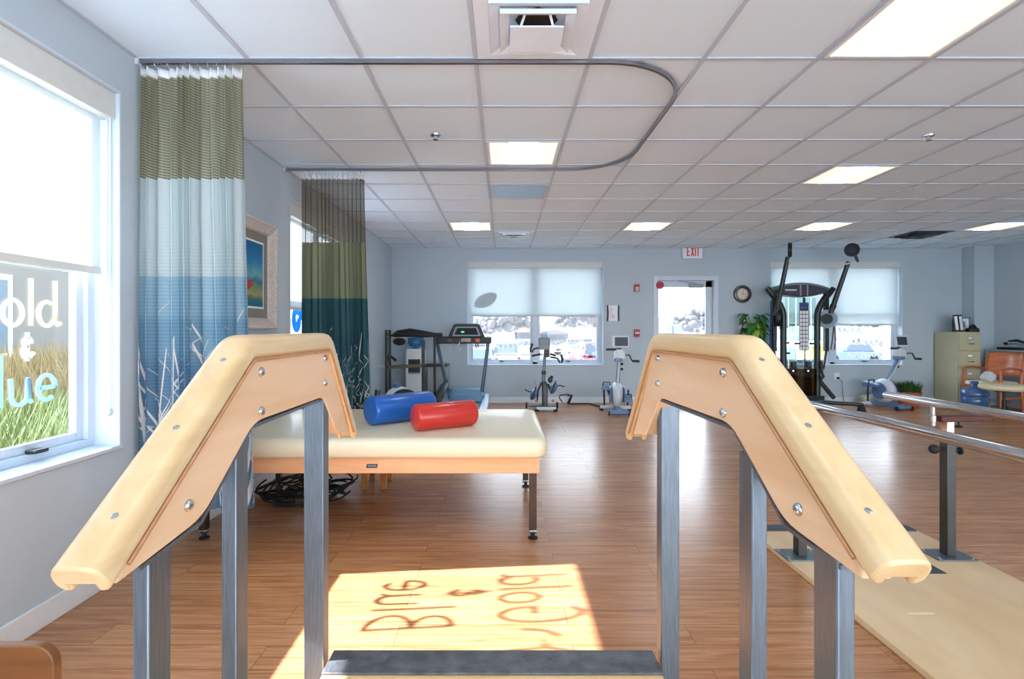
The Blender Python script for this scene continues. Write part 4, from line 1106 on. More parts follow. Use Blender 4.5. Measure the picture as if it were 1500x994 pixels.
for x in bx:
    part('base_tube',M().bb((x-.025,YK-.12,.06),(x+.025,YK+.47,.11)),m_black,wk,bevel=.006)
    for y in (YK-.1,YK+.45):
        part('caster',M().lathe([(.03,-.012),(.04,-.008),(.04,.008),(.03,.012)],(x,y,.04),(1,0,0),16),m_rubber,wk)
# pale rail on the wall side
part('hand_rail',M().tube([k_(545,537,YK+.2),k_(560,537,YK+.2),k_(576,538,YK+.1)],.024,10),m_lgrey,wk,label='pale hand rail')

# ------------------------------------------------------------------ water cooler
m_jug=pm('blue_water_jug',(52,136,196),.15,var=.12,scale=6,trans=.35,coat=.3)
Yc=9.02
c=W(609,0,Yc)
wc=thing('water_cooler','white water cooler with blue jug on top behind the standing walker','water cooler',(c.x,Yc,0))
m=M().loft([rring(c.x-.15,c.x+.15,Yc-.15,Yc+.17,.03,z) for z in (0,.93)]+[rring(c.x-.13,c.x+.13,Yc-.13,Yc+.15,.03,.97)])
part('body',m,pm('cooler_white',(226,230,232),.35,var=.01),wc,bevel=.004)
part('alcove',M().bb((c.x-.10,Yc-.155,.58),(c.x+.10,Yc-.148,.80)),m_dark,wc,bevel=.004)
part('drip_tray',M().bb((c.x-.09,Yc-.20,.56),(c.x+.09,Yc-.15,.58)),m_grey,wc,bevel=.004)
for s in (-1,1): part('tap',M().tube([V(c.x+s*.05,Yc-.15,.79),V(c.x+s*.05,Yc-.19,.78),V(c.x+s*.05,Yc-.19,.74)],.012,8),m_black,wc)
part('jug',M().lathe([(.03,.95),(.05,.99),(.11,1.02),(.132,1.06),(.132,1.10),(.126,1.11),(.132,1.12),(.132,1.22),(.12,1.26),(.05,1.275)],(c.x,Yc,0),n=28),m_jug,wc)
# low grey cabinet with a dark top
c=W(642,0,9.24)
lc=thing('low_cabinet','low grey cabinet with dark top behind the treadmill','cabinet',(c.x,9.15,0))
part('body',M().bb((c.x-.17,9.09,.06),(c.x+.17,9.40,.66)),pm('cabinet_grey',(150,160,160),.5,var=.03),lc,bevel=.004)
part('top',M().bb((c.x-.18,9.07,.66),(c.x+.18,9.41,.70)),pm('cabinet_top',(78,74,62),.4),lc,bevel=.004)
part('plinth',M().bb((c.x-.16,9.1,0),(c.x+.16,9.38,.06)),m_black,lc)
dr=part('door',M().bb((c.x-.16,9.07,.08),(c.x+.16,9.09,.64)),pm('cabinet_door',(160,168,168),.5,var=.03),lc,bevel=.003)
part('handle',M().bb((c.x-.14,9.052,.5),(c.x-.125,9.07,.6)),m_chrome,dr,bevel=.003)
# pedal trainer low at left, only its shells show
c=W(580,566,7.72)
pt=thing('pedal_trainer','white and black pedal trainer on the floor behind the blue bolster','exercise machine',(c.x,7.72,0))
part('shell',M().sph((c.x+.05,7.72,.27),(.22,.12,.20),20,12),m_lgrey,pt)
part('side_cover',M().sph((c.x+.14,7.64,.28),(.20,.08,.16),20,10),m_black,pt)
part('base',M().bb((c.x-.25,7.57,0),(c.x+.3,7.87,.07)),m_dark,pt,bevel=.01)
part('knob',M().lathe([(.05,0),(.05,.04),(.03,.06)],(c.x+.02,7.70,.46)),m_blueplastic,pt)
part('pedal',M().bb((c.x-.32,7.57,.18),(c.x-.22,7.67,.30)),m_blueplastic,pt,bevel=.01)
part('pedal',M().tube([V(c.x-.27,7.65,.28),V(c.x-.25,7.67,.42)],[.03,.04],8),m_dark,pt)

# ------------------------------------------------------------------ arm and leg exercisers
def tube_foot(x0,x1,y,z=.035): return M().tube([V(x0,y,z),V(x1,y,z)],.03,12)
m_pblue=pm('steel_blue_shell',(92,122,164),.35,var=.06,coat=.2)
# slim one below the left back window
Ya=8.6
def a_(px,py,y=Ya): return W(px,py,y)
ea=thing('arm_exerciser','slim arm and leg exerciser with curved black handles under the left back window','exercise machine',(a_(798,0).x,Ya,0))
part('column',M().tube([a_(795.5,565),a_(796.5,545),a_(798,522)],[.03,.024,.024],12),m_steelpost,ea)
part('motor_column',M().loft([rring(a_(794,0).x,a_(802,0).x,Ya-.05,Ya+.06,.02,z) for z in (.06,.40)]+[rring(a_(795,0).x,a_(800,0).x,Ya-.03,Ya+.04,.02,.46)]),pm('olive_black_motor',(44,44,40),.35),ea,bevel=.004)
part('clamp',M().lathe([(.036,0),(.036,.05),(.028,.06)],a_(796.5,548)),m_black,ea)
part('head',M().loft([rring(a_(789,0).x,a_(805,0).x,Ya-.04,Ya+.05,.02,a_(0,512).z),rring(a_(788,0).x,a_(806,0).x,Ya-.05,Ya+.05,.025,a_(0,497).z),rring(a_(789,0).x,a_(805,0).x,Ya-.02,Ya+.05,.025,a_(0,494).z)]),pm('head_grey',(142,146,150),.4),ea,bevel=.006)
part('display',M().bb(a_(790.5,504,Ya-.051)+V(0,-.004,0),a_(803.5,496.5,Ya-.045)),pm('display_blue_grey',(86,104,124),.25),ea,bevel=.004)
part('grip_block',M().bb(a_(797,523,Ya-.04),a_(804.5,512,Ya+.03)),m_black,ea,bevel=.006)
part('crank_handle',M().tube([a_(794,510),a_(787,509.5),a_(782,511),a_(779,516),a_(777,515),a_(777.5,509),a_(780,503)],[.014,.014,.014,.014,.016,.02,.018],10),m_black,ea)
part('crank_handle',M().tube([a_(806,523),a_(813,523.5),a_(817,525),a_(820,531),a_(823,531),a_(824,526),a_(822,519)],[.014,.014,.014,.014,.016,.02,.018],10),m_black,ea)
part('grip_bar',M().tube([a_(779,521),a_(792,518.5)],[.018,.015],10),m_black,ea)
part('grip_bar',M().tube([a_(806,518),a_(814,520.5)],[.015,.018],10),m_black,ea)
for pxa,pya,R in ((782,577,.085),(811,568,.085)):
    s=part('leg_shell',M().sph(a_(pxa,pya,Ya-.02),(.055,.09,.10),16,10,Matrix.Rotation(.4,3,'Y')),m_pblue,ea)
    part('strap',M().tube([a_(pxa-4,pya+8,Ya-.1),a_(pxa,pya,Ya-.12),a_(pxa+3,pya-10,Ya-.06)],.012,8),m_black,s)
part('leg_rod',M().tube([a_(793,560),a_(788,572),a_(787,586)],.014,8),m_black,ea)
part('leg_rod',M().tube([a_(803,562),a_(806,572),a_(810,575)],.016,8),m_black,ea)
part('leg_rod',M().tube([a_(815,566),a_(820,564),a_(827,566)],.010,8),m_black,ea)
part('leg_rod',M().tube([a_(778,574),a_(772,572),a_(769,570)],.010,8),m_black,ea)
part('joint_knob',M().sph(a_(808,552,Ya-.03),.028,12,8),m_black,ea)
part('joint_knob',M().sph(a_(806,556,Ya-.03),(.04,.03,.05),12,8),m_dark,ea)
part('antenna',M().tube([a_(787,567,Ya+.05),a_(784,560,Ya+.05),a_(782,553,Ya+.05)],.005,6),m_grey,ea)
m_orange=pm('orange_lever',(226,96,62),.4)
for px in (786,810): part('lock_lever',M().sph(a_(px,586.5,Ya-.08),(.024,.025,.022),12,8),m_orange,ea)
part('base_bar',tube_foot(a_(785,0).x,a_(813,0).x,Ya-.16,.04),m_lgrey,ea)
part('base_bar',tube_foot(a_(775,0).x,a_(817,0).x,Ya+.22,.045),m_grey,ea)
part('base_spine',M().bb((a_(796,0).x-.03,Ya-.16,.03),(a_(796,0).x+.03,Ya+.25,.07)),m_dark,ea,bevel=.006)
for px in (786,812): part('foot',M().lathe([(.035,0),(.035,.03),(.02,.05)],(a_(px,0).x,Ya-.16,0)),m_rubber,ea)
for px in (772,818): part('wheel',M().lathe([(.03,-.015),(.05,-.012),(.05,.012),(.03,.015)],(a_(px,0).x,Ya+.2,.05),(1,0,0),18),m_rubber,ea)
# its cable along the floor
m=M().tube([a_(824,589,Ya+.3),a_(819,582,Ya+.34),a_(820,578.5,Ya+.4),a_(832,577.5,Ya+.5),a_(838,580,Ya+.55),V(a_(840,0).x,9.2,.01),V(a_(850,0).x,9.25,.01),V(a_(870,0).x,9.3,.01),V(a_(884,0).x,8.95,.01)],.010,8)
m.tube([V(a_(838,0).x,9.2,.02),a_(838,578,9.2),V(a_(838,0).x,9.2,.16)],.018,8)
solo('power_cable','x' and m,m_rubber,'black power cable looping along the floor under the left back window','cable')
# two with screens
def exerciser(loc,rz,label,lean,screen_dz=0,shell=(.20,.10,.20),ck=0):
    r=thing('pedal_exerciser',label,'exercise machine',loc,rz,'arm and leg exercisers with screens')
    T=WM[r.name]
    b=lambda:M(T)
    part('column',b().loft([[V(-.03,.10,.30),V(.03,.10,.30),V(.03,.18,.30),V(-.03,.18,.30)],[V(-.025+lean,-.02,.84),V(.025+lean,-.02,.84),V(.025+lean,.03,.84),V(-.025+lean,.03,.84)]]),m_blueplastic,r,bevel=.008)
    part('column_face',b().loft([[V(-.02,.085,.36),V(.02,.085,.36),V(.02,.11,.36),V(-.02,.11,.36)],[V(-.016+lean,-.035,.80),V(.016+lean,-.035,.80),V(.016+lean,-.01,.80),V(-.016+lean,-.01,.80)]]),m_lgrey,r,bevel=.006)
    hd=part('head',b().loft([rring(-.07+lean,.09+lean,-.07,.08,.03,z) for z in (.84,.93)]+[rring(-.05+lean,.05+lean,-.05,.06,.03,.985)]),m_lgrey,r,bevel=.01)
    part('head_cover',b().loft([rring(-.085+lean,.04+lean,-.085,.06,.03,z) for z in (.80,.855)]),m_pblue,hd,bevel=.01)
    sc=part('screen',b().box((.02+lean,-.01,1.10+screen_dz),(.25,.035,.185),Matrix.Rotation(-.15,3,'X')),m_lgrey,r,bevel=.008)
    part('display',b().box((.03+lean,-.030,1.103+screen_dz),(.195,.004,.135),Matrix.Rotation(-.15,3,'X')),pm('slate_display',(54,68,82),.2),sc,smooth=0)
    part('screen_stem',b().bar((lean,0,.95),(lean,.005,1.03),.05,.03,(0,1,0)),m_dark,r,bevel=.004)
    part('grip_bar',b().tube([V(-.20+lean,-.03,.985),V(.04+lean,-.02,.98)],.016,10),m_black,r)
    part('crank',b().tube([V(.09+lean,.0,.90),V(.15+ck+lean,0,.90)],.014,8),m_steel,r)
    part('crank',b().bar((.15+ck+lean,0,.905),(.19+ck+lean,-.02,.81),.022,.016,(0,1,0)),m_dark,r,bevel=.003)
    part('crank_grip',b().tube([V(.19+ck+lean,-.02,.81),V(.30+ck+lean,-.03,.805)],[.018,.02],10),m_black,r)
    for z in (.76,.68): part('lock_knob',b().sph((.05+lean*.7,.02,z),.022,12,8),m_black,r)
    part('drive_shell',b().sph((.0,.13,.28),(shell[1],shell[0],shell[2]),22,14),m_lgrey,r)
    for s in (-1,1):
        wsh=part('drive_ring',b().lathe([(.05,0),(.13,.0),(.14,.01),(.13,.02),(.05,.02)],(s*.095,.12,.28),(s,0,0),26),m_pblue,r)
        part('pedal_crank',b().bar((s*.12,.12,.28),(s*.14,.02 if s>0 else .22,.20 if s>0 else .36),.03,.02),m_steel,r,bevel=.004)
        fy=0.0 if s>0 else .22; fz=.17 if s>0 else .33
        fp=part('foot_shell',b().loft([[V(s*.15+x*.06,fy-.13+y*.0,fz+.02*abs(x)) for x,y in ((-1,0),(1,0))]+[V(s*.15+x*.06,fy-.13,fz+.06) for x in (1,-1)],[V(s*.15-.06,fy+.13,fz),V(s*.15+.06,fy+.13,fz),V(s*.15+.06,fy+.13,fz+.10),V(s*.15-.06,fy+.13,fz+.10)]]),m_pblue,r,bevel=.008)
        part('strap',b().tube([V(s*.15-.065,fy,fz+.02),V(s*.15-.05,fy,fz+.13),V(s*.15+.05,fy,fz+.13),V(s*.15+.065,fy,fz+.02)],.010,8),m_black,fp)
        part('calf_post',b().tube([V(s*.18,.26,.10),V(s*.19,.25,.34)],.014,8),m_black,r)
    part('base_spine',b().bb((-.04,-.2,.04),(.04,.34,.10)),m_pblue,r,bevel=.01)
    part('base_foot',b().tube([V(-.16,-.2,.045),V(.16,-.2,.045)],.03,12),m_pblue,r)
    part('base_foot',b().tube([V(-.24,.34,.045),V(.24,.34,.045)],.03,12),m_lgrey,r)
    for x,y in ((-.15,-.2),(.15,-.2)): part('caster',b().lathe([(.02,-.014),(.036,-.01),(.036,.01),(.02,.014)],(x,y-.02,.036),(1,0,0),16),m_rubber,r)
    for x in (-.22,.22): part('foot',b().lathe([(.035,0),(.035,.02),(.02,.04)],(x,.34,0)),m_rubber,r)
    return r
p=W(906,600,8.15)
exerciser((p.x,8.2,0),math.radians(-6),'pedal exerciser with tilted screen between the left back window and the exit door',.02)
p=W(1308,600,8.75)
exerciser((p.x-.05,8.72,0),math.radians(14),'pedal exerciser with screen under the right back window, beside the grass pot',.16,ck=.12)
# small beige floor box by the window
c=W(1283,585,9.2)
solo('floor_box',M().loft([rring(c.x-.26,c.x+.2,9.05,9.35,.08,z) for z in (0,.12)]+[rring(c.x-.2,c.x+.14,9.09,9.31,.08,.17)]),pm('beige_plastic',(186,182,164),.5,var=.04),'low beige box on the floor behind the screen exerciser under the right window','box',bevel=.004)

# ------------------------------------------------------------------ plants
def leafmesh(m,base,d,up,L,wd,droop,n=8):
    d=Vector(d).normalized(); s=d.cross(up)
    if s.length<.01: s=d.orthogonal()
    s.normalize(); u=s.cross(d)
    vs=[]; fs=[]
    for i in range(n+1):
        t=i/n; wv=wd*math.sin(PI*min(1,(t*.92+.08))**.75)*(1-t*.15); c=Vector(base)+d*L*t-Vector((0,0,1))*droop*L*t*t+u*.0
        vs+= [c-s*wv+u*wv*.35, c, c+s*wv+u*wv*.35]
    for i in range(n):
        a=3*i; fs+=[(a,a+1,a+4,a+3),(a+1,a+2,a+5,a+4)]
    m.add(vs,fs)
m_leaf=pm('pothos_leaf',(56,122,44),.35,var=.4,scale=7,coat=.2)
m_leaf2=pm('variegated_leaf',(150,178,70),.35,var=.3,scale=9,coat=.2)
m_terra=pm('terracotta',(186,92,56),.8,var=.1)
p=W(1106,0,9.2)
pl=thing('potted_plant','leafy green potted plant on a stand below the wall clock','plant',(p.x,9.2,0))
m=M()
for a in range(3):
    t=a*2*PI/3+.3; m.bar((p.x+.17*math.cos(t),9.2+.17*math.sin(t),0),(p.x+.10*math.cos(t),9.2+.10*math.sin(t),.62),.03,.03)
    part('stand_leg',m,m_honey,pl,bevel=.003); m=M()
part('stand_top',M().lathe([(.16,.62),(.16,.65)],(p.x,9.2,0)),m_honey,pl,bevel=.003)
part('pot',M().lathe([(.10,.65),(.13,.86),(.145,.86),(.145,.90),(.125,.90),(.12,.86),(.02,.855)],(p.x,9.2,0)),m_terra,pl)
rnd=random.Random(12)
ms=M(); ml=M(); ml2=M()
for k in range(110):
    a=rnd.uniform(0,2*PI); el=rnd.uniform(-.2,1.3); R=rnd.uniform(.06,.22); 
    h=rnd.uniform(1.0,1.56)
    b0=V(p.x+R*math.cos(a)*.9,9.2+R*math.sin(a)*.45,h)
    if 1.18<h and abs(b0.x-p.x)<.03: b0.x+=.06
    ms.tube([V(p.x,9.2,.86),V(p.x+R*.3*math.cos(a),9.2+R*.3*math.sin(a),.86+(h-.86)*.7),b0],.004,5)
    d=V(math.cos(a)*.8,math.sin(a)*.3-.35,.25-rnd.random()*.9)
    (ml2 if k%9==0 else ml)and leafmesh(ml2 if k%9==0 else ml,b0,d,V(0,0,1),rnd.uniform(.12,.19),rnd.uniform(.042,.065),rnd.uniform(.2,.8))
part('stems',ms,m_leaf,pl); part('foliage',ml,m_leaf,pl,recalc=False); part('foliage',ml2,m_leaf2,pl,label='pale variegated leaves',recalc=False)
p=W(1331,0,9.05)
gp=thing('grass_pot','terracotta pot of bushy dark green grass on the floor beside the right back window','plant',(p.x,9.05,0))
part('pot',M().lathe([(.13,0),(.17,.20),(.185,.20),(.185,.24),(.165,.24),(.16,.2),(.02,.2)],(p.x,9.05,0)),m_terra,gp)
m=M(); rnd=random.Random(5)
for k in range(420):
    a=rnd.uniform(0,2*PI); R=.15*math.sqrt(rnd.random()); b0=V(p.x+R*math.cos(a),9.05+R*math.sin(a),.20); ln=rnd.uniform(.12,.24); o=rnd.uniform(.2,.9)
    t=V(b0.x+o*.12*math.cos(a)*(R/.15+.2),b0.y+o*.12*math.sin(a)*(R/.15+.2),.2+ln); mid=(b0+t)/2+V(0,0,.03); s=V(-math.sin(a),math.cos(a),0)*.006
    m.add([b0-s,b0+s,mid+s,mid-s,t],[(0,1,2,3),(3,2,4)])
part('grass_blades',m,pm('dark_grass',(44,84,34),.6,var=.3,scale=30),gp,smooth=0,kind='stuff',recalc=False)

# ------------------------------------------------------------------ filing cabinet and what stands on it
m_putty=pm('putty_enamel',(188,184,152),.4,var=.02,coat=.1)
fx0,fx1,fy0,fy1,fz=7.555,7.93,8.90,9.40,1.25
fc=thing('filing_cabinet','beige four drawer filing cabinet in the corner right of the window','filing cabinet',((fx0+fx1)/2,(fy0+fy1)/2,0))
part('body',M().bb((fx0,fy0+.02,0),(fx1,fy1,fz)),m_putty,fc,bevel=.004)
dh=(fz-.07)/4
for k in range(4):
    z0=.05+k*dh
    d_=part('drawer',M().bb((fx0+.012,fy0,z0+.008),(fx1-.012,fy0+.02,z0+dh-.006)),m_putty,fc,bevel=.004)
    xc_=(fx0+fx1)/2
    part('handle',M().tube([V(xc_-.05,fy0,z0+dh*.42),V(xc_-.045,fy0-.025,z0+dh*.40),V(xc_+.045,fy0-.025,z0+dh*.40),V(xc_+.05,fy0,z0+dh*.42)],.008,8),m_chrome,d_)
    part('label_holder',M().bb((xc_-.045,fy0-.006,z0+dh*.62),(xc_+.045,fy0,z0+dh*.82)),m_chrome,d_,bevel=.002)
    part('label_card',M().bb((xc_-.036,fy0-.0075,z0+dh*.65),(xc_+.036,fy0-.004,z0+dh*.79)),m_white,d_,smooth=0)
def binder(x,y,lean,label,spine):
    r=thing('ring_binder',label,'binder',(x,y,fz),0,'binders on the filing cabinet')
    R=Matrix.Rotation(math.radians(-36),4,'Z')@Matrix.Rotation(lean,4,'Y'); T=Matrix.Translation(V(x,y,fz+.032*abs(math.sin(lean))))@R
    part('cover',M(T).bb((-.028,-.01,0),(.028,.17,.29)),m_black,r,bevel=.004)
    part('spine_label',M(T).bb((-.018,-.0125,.03),(.018,-.0095,.26)),spine,r,smooth=0)
    part('pages',M(T).bb((-.02,.0,.292),(.02,.15,.295)),m_white,r)
binder(7.62,9.0,-.10,'black ring binder with white spine at the left end of the filing cabinet top',m_white)
binder(7.69,8.99,-.10,'leaning black ring binder with pale spine next to the small framed picture',m_lgrey)
T=Matrix.Translation(V(7.845,9.19,fz+.008))@Matrix.Rotation(math.radians(-34),4,'Z')@Matrix.Rotation(math.radians(-14),4,'X')
sp=thing('small_picture','small white framed picture leaning on the filing cabinet top','picture',(7.845,9.19,fz))
part('frame',M(T).bb((-.115,-.012,0),(.115,.012,.24)),m_dark,sp,bevel=.003)
part('mount',M(T).bb((-.10,-.015,.015),(.10,-.011,.225)),m_white,sp)
part('print',M(T).bb((-.055,-.017,.065),(.055,-.014,.175)),pm('teal_print',(96,150,156),.5,var=.3,scale=14),sp)
bk=thing('black_bag','soft black case lying flat on the filing cabinet top','bag',(7.84,8.97,fz))
R_=Matrix.Translation(V(7.845,8.975,fz+.001))@Matrix.Rotation(math.radians(-8),4,'Z')
part('body',M(R_).loft([rring(-.085,.078,-.065,.05,.02,z) for z in (0,.05)]+[rring(-.07,.065,-.05,.04,.02,.065)]),m_black,bk,bevel=.006)
part('flap',M(R_).sph((.0,-.01,.075),(.06,.035,.03),14,8),m_rubber,bk)
part('strap',M(R_).tube([V(-.07,-.04,.06),V(-.05,-.05,.11),V(.0,-.04,.12),V(.05,-.03,.06)],.010,8),m_rubber,bk)

# ------------------------------------------------------------------ armchair, stool, jug, console shelf
m_oak=wood('orange_oak',(168,78,36),(206,112,62),.3,(8,8,1.2),2.5,.4)
m_oakp=wood('orange_oak_panel',(186,92,48),(220,132,84),.22,(1.5,8,8),2.0,.5)
m_cream=pm('cream_seat_vinyl',(222,208,172),.4,var=.02)
ch=thing('armchair','wooden armchair with orange wood back panel and cream seat at the right edge','chair',(7.77,8.52,0),math.radians(-73.4))
T=WM[ch.name]
b=lambda:M(T)
# local: front is -y, width along x
for s in (-1,1):
    part('front_leg',b().tube([V(s*.25,-.24,0),V(s*.25,-.24,.40),V(s*.25,-.24,.66)],[.018,.024,.022],10),m_oak,ch)
    part('back_leg',b().tube([V(s*.25,.27,0),V(s*.25,.22,.42),V(s*.25,.27,.70),V(s*.25,.30,.86)],[.018,.024,.022,.02],10),m_oak,ch)
    part('armrest',b().tube([V(s*.25,-.24,.655),V(s*.26,-.20,.675),V(s*.265,-.02,.685),V(s*.26,.15,.67),V(s*.25,.25,.64)],[.02,.024,.024,.022,.018],10,flat=.7),m_oak,ch)
    part('side_rail',b().bar((s*.25,-.23,.37),(s*.25,.22,.37),.022,.06),m_oak,ch,bevel=.004)
part('front_rail',b().bar((-.25,-.24,.37),(.25,-.24,.37),.022,.06),m_oak,ch,bevel=.004)
part('back_rail',b().bar((-.25,.22,.37),(.25,.22,.37),.022,.06),m_oak,ch,bevel=.004)
part('stretcher',b().bar((-.25,-.23,.22),(-.25,.25,.22),.02,.03),m_oak,ch,bevel=.004)
part('stretcher',b().bar((.25,-.23,.22),(.25,.25,.22),.02,.03),m_oak,ch,bevel=.004)
part('back_panel',b().grid(lambda u,v:V(-.235+.47*u,.235+.06*v+.03*math.sin(PI*u)*0+.05*math.sin(PI*u),.55+.37*v),14,8),m_oakp,ch,solid=.016)
sr=lambda z,i:[q for q in rring(-.25+i,.25-i,-.27+i,.21-i,.06,z)]
part('seat',b().loft([sr(.40,.01),sr(.41,0),sr(.45,0),sr(.47,.012),sr(.478,.05)]),m_cream,ch)
# plastic bag on the seat
rnd=random.Random(2)
m=M().sph((7.60,8.52,.49),(.10,.09,.095),18,12)
m.v=[tuple(Vector(q)+Vector((rnd.uniform(-1,1),rnd.uniform(-1,1),rnd.uniform(-1,1)))*.014) for q in m.v]
# rolling stool
sx,sy=7.33,7.85
so=thing('rolling_stool','low stool with round cream seat on a black star base in front of the armchair','stool',(sx,sy,0))
part('seat',M().lathe([(.18,.40),(.275,.405),(.295,.43),(.29,.465),(.26,.485),(.15,.49)],(sx,sy,0),n=36),m_cream,so)
part('seat_plate',M().lathe([(.11,.375),(.11,.4)],(sx,sy,0)),m_black,so)
part('gas_post',M().lathe([(.028,.12),(.028,.26),(.018,.26),(.018,.38)],(sx,sy,0)),m_black,so)
part('hub',M().lathe([(.045,.07),(.05,.10),(.035,.14)],(sx,sy,0)),m_black,so)
for k in range(5):
    t=k*2*PI/5+.2; e=V(sx+.26*math.cos(t),sy+.26*math.sin(t),.065)
    l=part('base_arm',M().loft([[V(sx+.03*math.cos(t)-.02*math.sin(t),sy+.03*math.sin(t)+.02*math.cos(t),.11),V(sx+.03*math.cos(t)+.02*math.sin(t),sy+.03*math.sin(t)-.02*math.cos(t),.11),V(sx+.03*math.cos(t)+.02*math.sin(t),sy+.03*math.sin(t)-.02*math.cos(t),.075),V(sx+.03*math.cos(t)-.02*math.sin(t),sy+.03*math.sin(t)+.02*math.cos(t),.075)],[e+V(-.013*math.sin(t),.013*math.cos(t),.01),e+V(.013*math.sin(t),-.013*math.cos(t),.01),e+V(.013*math.sin(t),-.013*math.cos(t),-.01),e+V(-.013*math.sin(t),.013*math.cos(t),-.01)]]),m_black,so,bevel=.003)
    part('caster',M().lathe([(.012,-.018),(.027,-.014),(.027,.014),(.012,.018)],e+V(0,0,-.038),(-math.sin(t),math.cos(t),0),14),m_rubber,l)
m=M().sph((7.13,7.89,.587),(.085,.085,.075),18,12)
rnd=random.Random(2)
m.v=[tuple(Vector(q)+Vector((rnd.uniform(-1,1),rnd.uniform(-1,1),rnd.uniform(-.6,1)))*.014) for q in m.v]
solo('plastic_bag',m,translucent('thin_white_plastic',(236,238,240),.4,alpha=.25),'crumpled white plastic bag on the edge of the round stool seat','bag',smooth=30)
# water jug on the floor
p=W(1427.5,0,8.35)
r=.178
prof=[(.10,0),(r*.94,.004),(r,.03),(r,.10),(r*.95,.115),(r*.95,.13),(r,.145),(r,.22),(r*.95,.235),(r*.95,.25),(r,.265),(r,.31),(r*.9,.35),(r*.6,.385),(.045,.405),(.038,.44),(.045,.45)]
wj=thing('water_jug','large clear blue water jug on the floor in front of the armchair','water jug',(p.x,8.35,0))
part('body',M().lathe(prof,(p.x,8.35,0),n=32),pm('clear_blue_plastic',(84,130,190),.12,var=.15,scale=5,trans=.45,coat=.3),wj)
part('cap',M().lathe([(.05,.445),(.05,.475),(.04,.485)],(p.x,8.35,0)),pm('cap_blue',(60,100,170),.4),wj)
# narrow console against the right wall
cn=thing('console_shelf','narrow pale grey console shelf along the right wall behind the armchair','shelf',(8.30,8.75,0))
m_cons=pm('pale_grey_laminate',(186,198,200),.5,var=.02)
part('top',M().bb((8.20,8.33,.93),(8.385,9.15,.955)),m_cons,cn,bevel=.003)
part('end_panel',M().bb((8.21,9.11,0),(8.38,9.14,.93)),m_cons,cn,bevel=.002)
part('end_panel',M().bb((8.21,8.34,0),(8.38,8.37,.93)),m_cons,cn,bevel=.002)
for z in (.74,.52,.10): part('shelf_board',M().bb((8.22,8.37,z),(8.38,9.11,z+.02)),m_cons,cn,bevel=.002)
def bxthing(name,label,cat,lo,hi,mat,lidmat,group=None):
    t=thing(name,label,cat,((lo[0]+hi[0])/2,(lo[1]+hi[1])/2,lo[2]),0,group)
    part('body',M().bb(lo,(hi[0],hi[1],hi[2]-.012)),mat,t,bevel=.006)
    part('lid',M().bb((lo[0]-.004,lo[1]-.004,hi[2]-.012),(hi[0]+.002,hi[1]+.004,hi[2])),lidmat,t,bevel=.003)
bxthing('storage_box','long black box on the middle shelf of the console behind the armchair','box',(8.23,8.40,.542),(8.37,8.95,.66),m_black,m_dark)
bxthing('storage_box','low black box on top of the console at the right edge','box',(8.23,8.55,.957),(8.37,8.95,1.0),m_black,m_dark)
d=thing('ankle_weight','pale blue and black strap weight lying on the console top box','strap weight',(8.30,8.70,1.0))
part('cuff',M().tube([V(8.30,8.50,1.05),V(8.28,8.6,1.075),V(8.30,8.72,1.075),V(8.31,8.85,1.045)],[.02,.04,.045,.025],10,flat=.6),pm('pale_blue_cuff',(150,176,196),.6,var=.1),d)
part('strap',M().tube([V(8.27,8.48,1.07),V(8.26,8.62,1.115),V(8.30,8.8,1.10)],[.02,.028,.02],8,flat=.7),m_rubber,d)
part('buckle',M().sph((8.27,8.83,1.06),(.03,.035,.025),10,6),m_rubber,d)

# ------------------------------------------------------------------ parallel bars
m_ply2=wood('birch_base',(206,170,124),(226,196,154),.45,(1.5,.5,1),2.0,.1)
pb=thing('parallel_bars','parallel walking bars with two chrome rails on steel posts over a plywood base at right','parallel bars',(2.0,2.0,0))
m=M().bb((1.53,-.35,0),(2.555,3.40,.03))
bs=part('base_board',m,m_ply2,pb,bevel=.004)
part('runner_mat',M().bb((1.84,2.72,.03),(2.25,3.30,.0325)),pm('charcoal_mat',(58,62,70),.8,var=.1),bs,smooth=0)
part('end_bar',M().bb((1.60,3.30,.03),(2.545,3.392,.036)),pm('charcoal_end_strip',(62,70,82),.6,.2,var=.06),bs,smooth=0)
part('tape_mark',M().bb((1.765,2.33,.03),(1.875,2.345,.0308)),pm('worn_tape',(226,212,184),.6),bs,smooth=0)
RZ=.872
for X in (1.62,2.34):
    part('rail',M().tube([V(X,3.29,RZ),V(X,3.27,RZ),V(X,-.2,RZ)],[.016,.0225,.0225],18),m_chrome,pb)
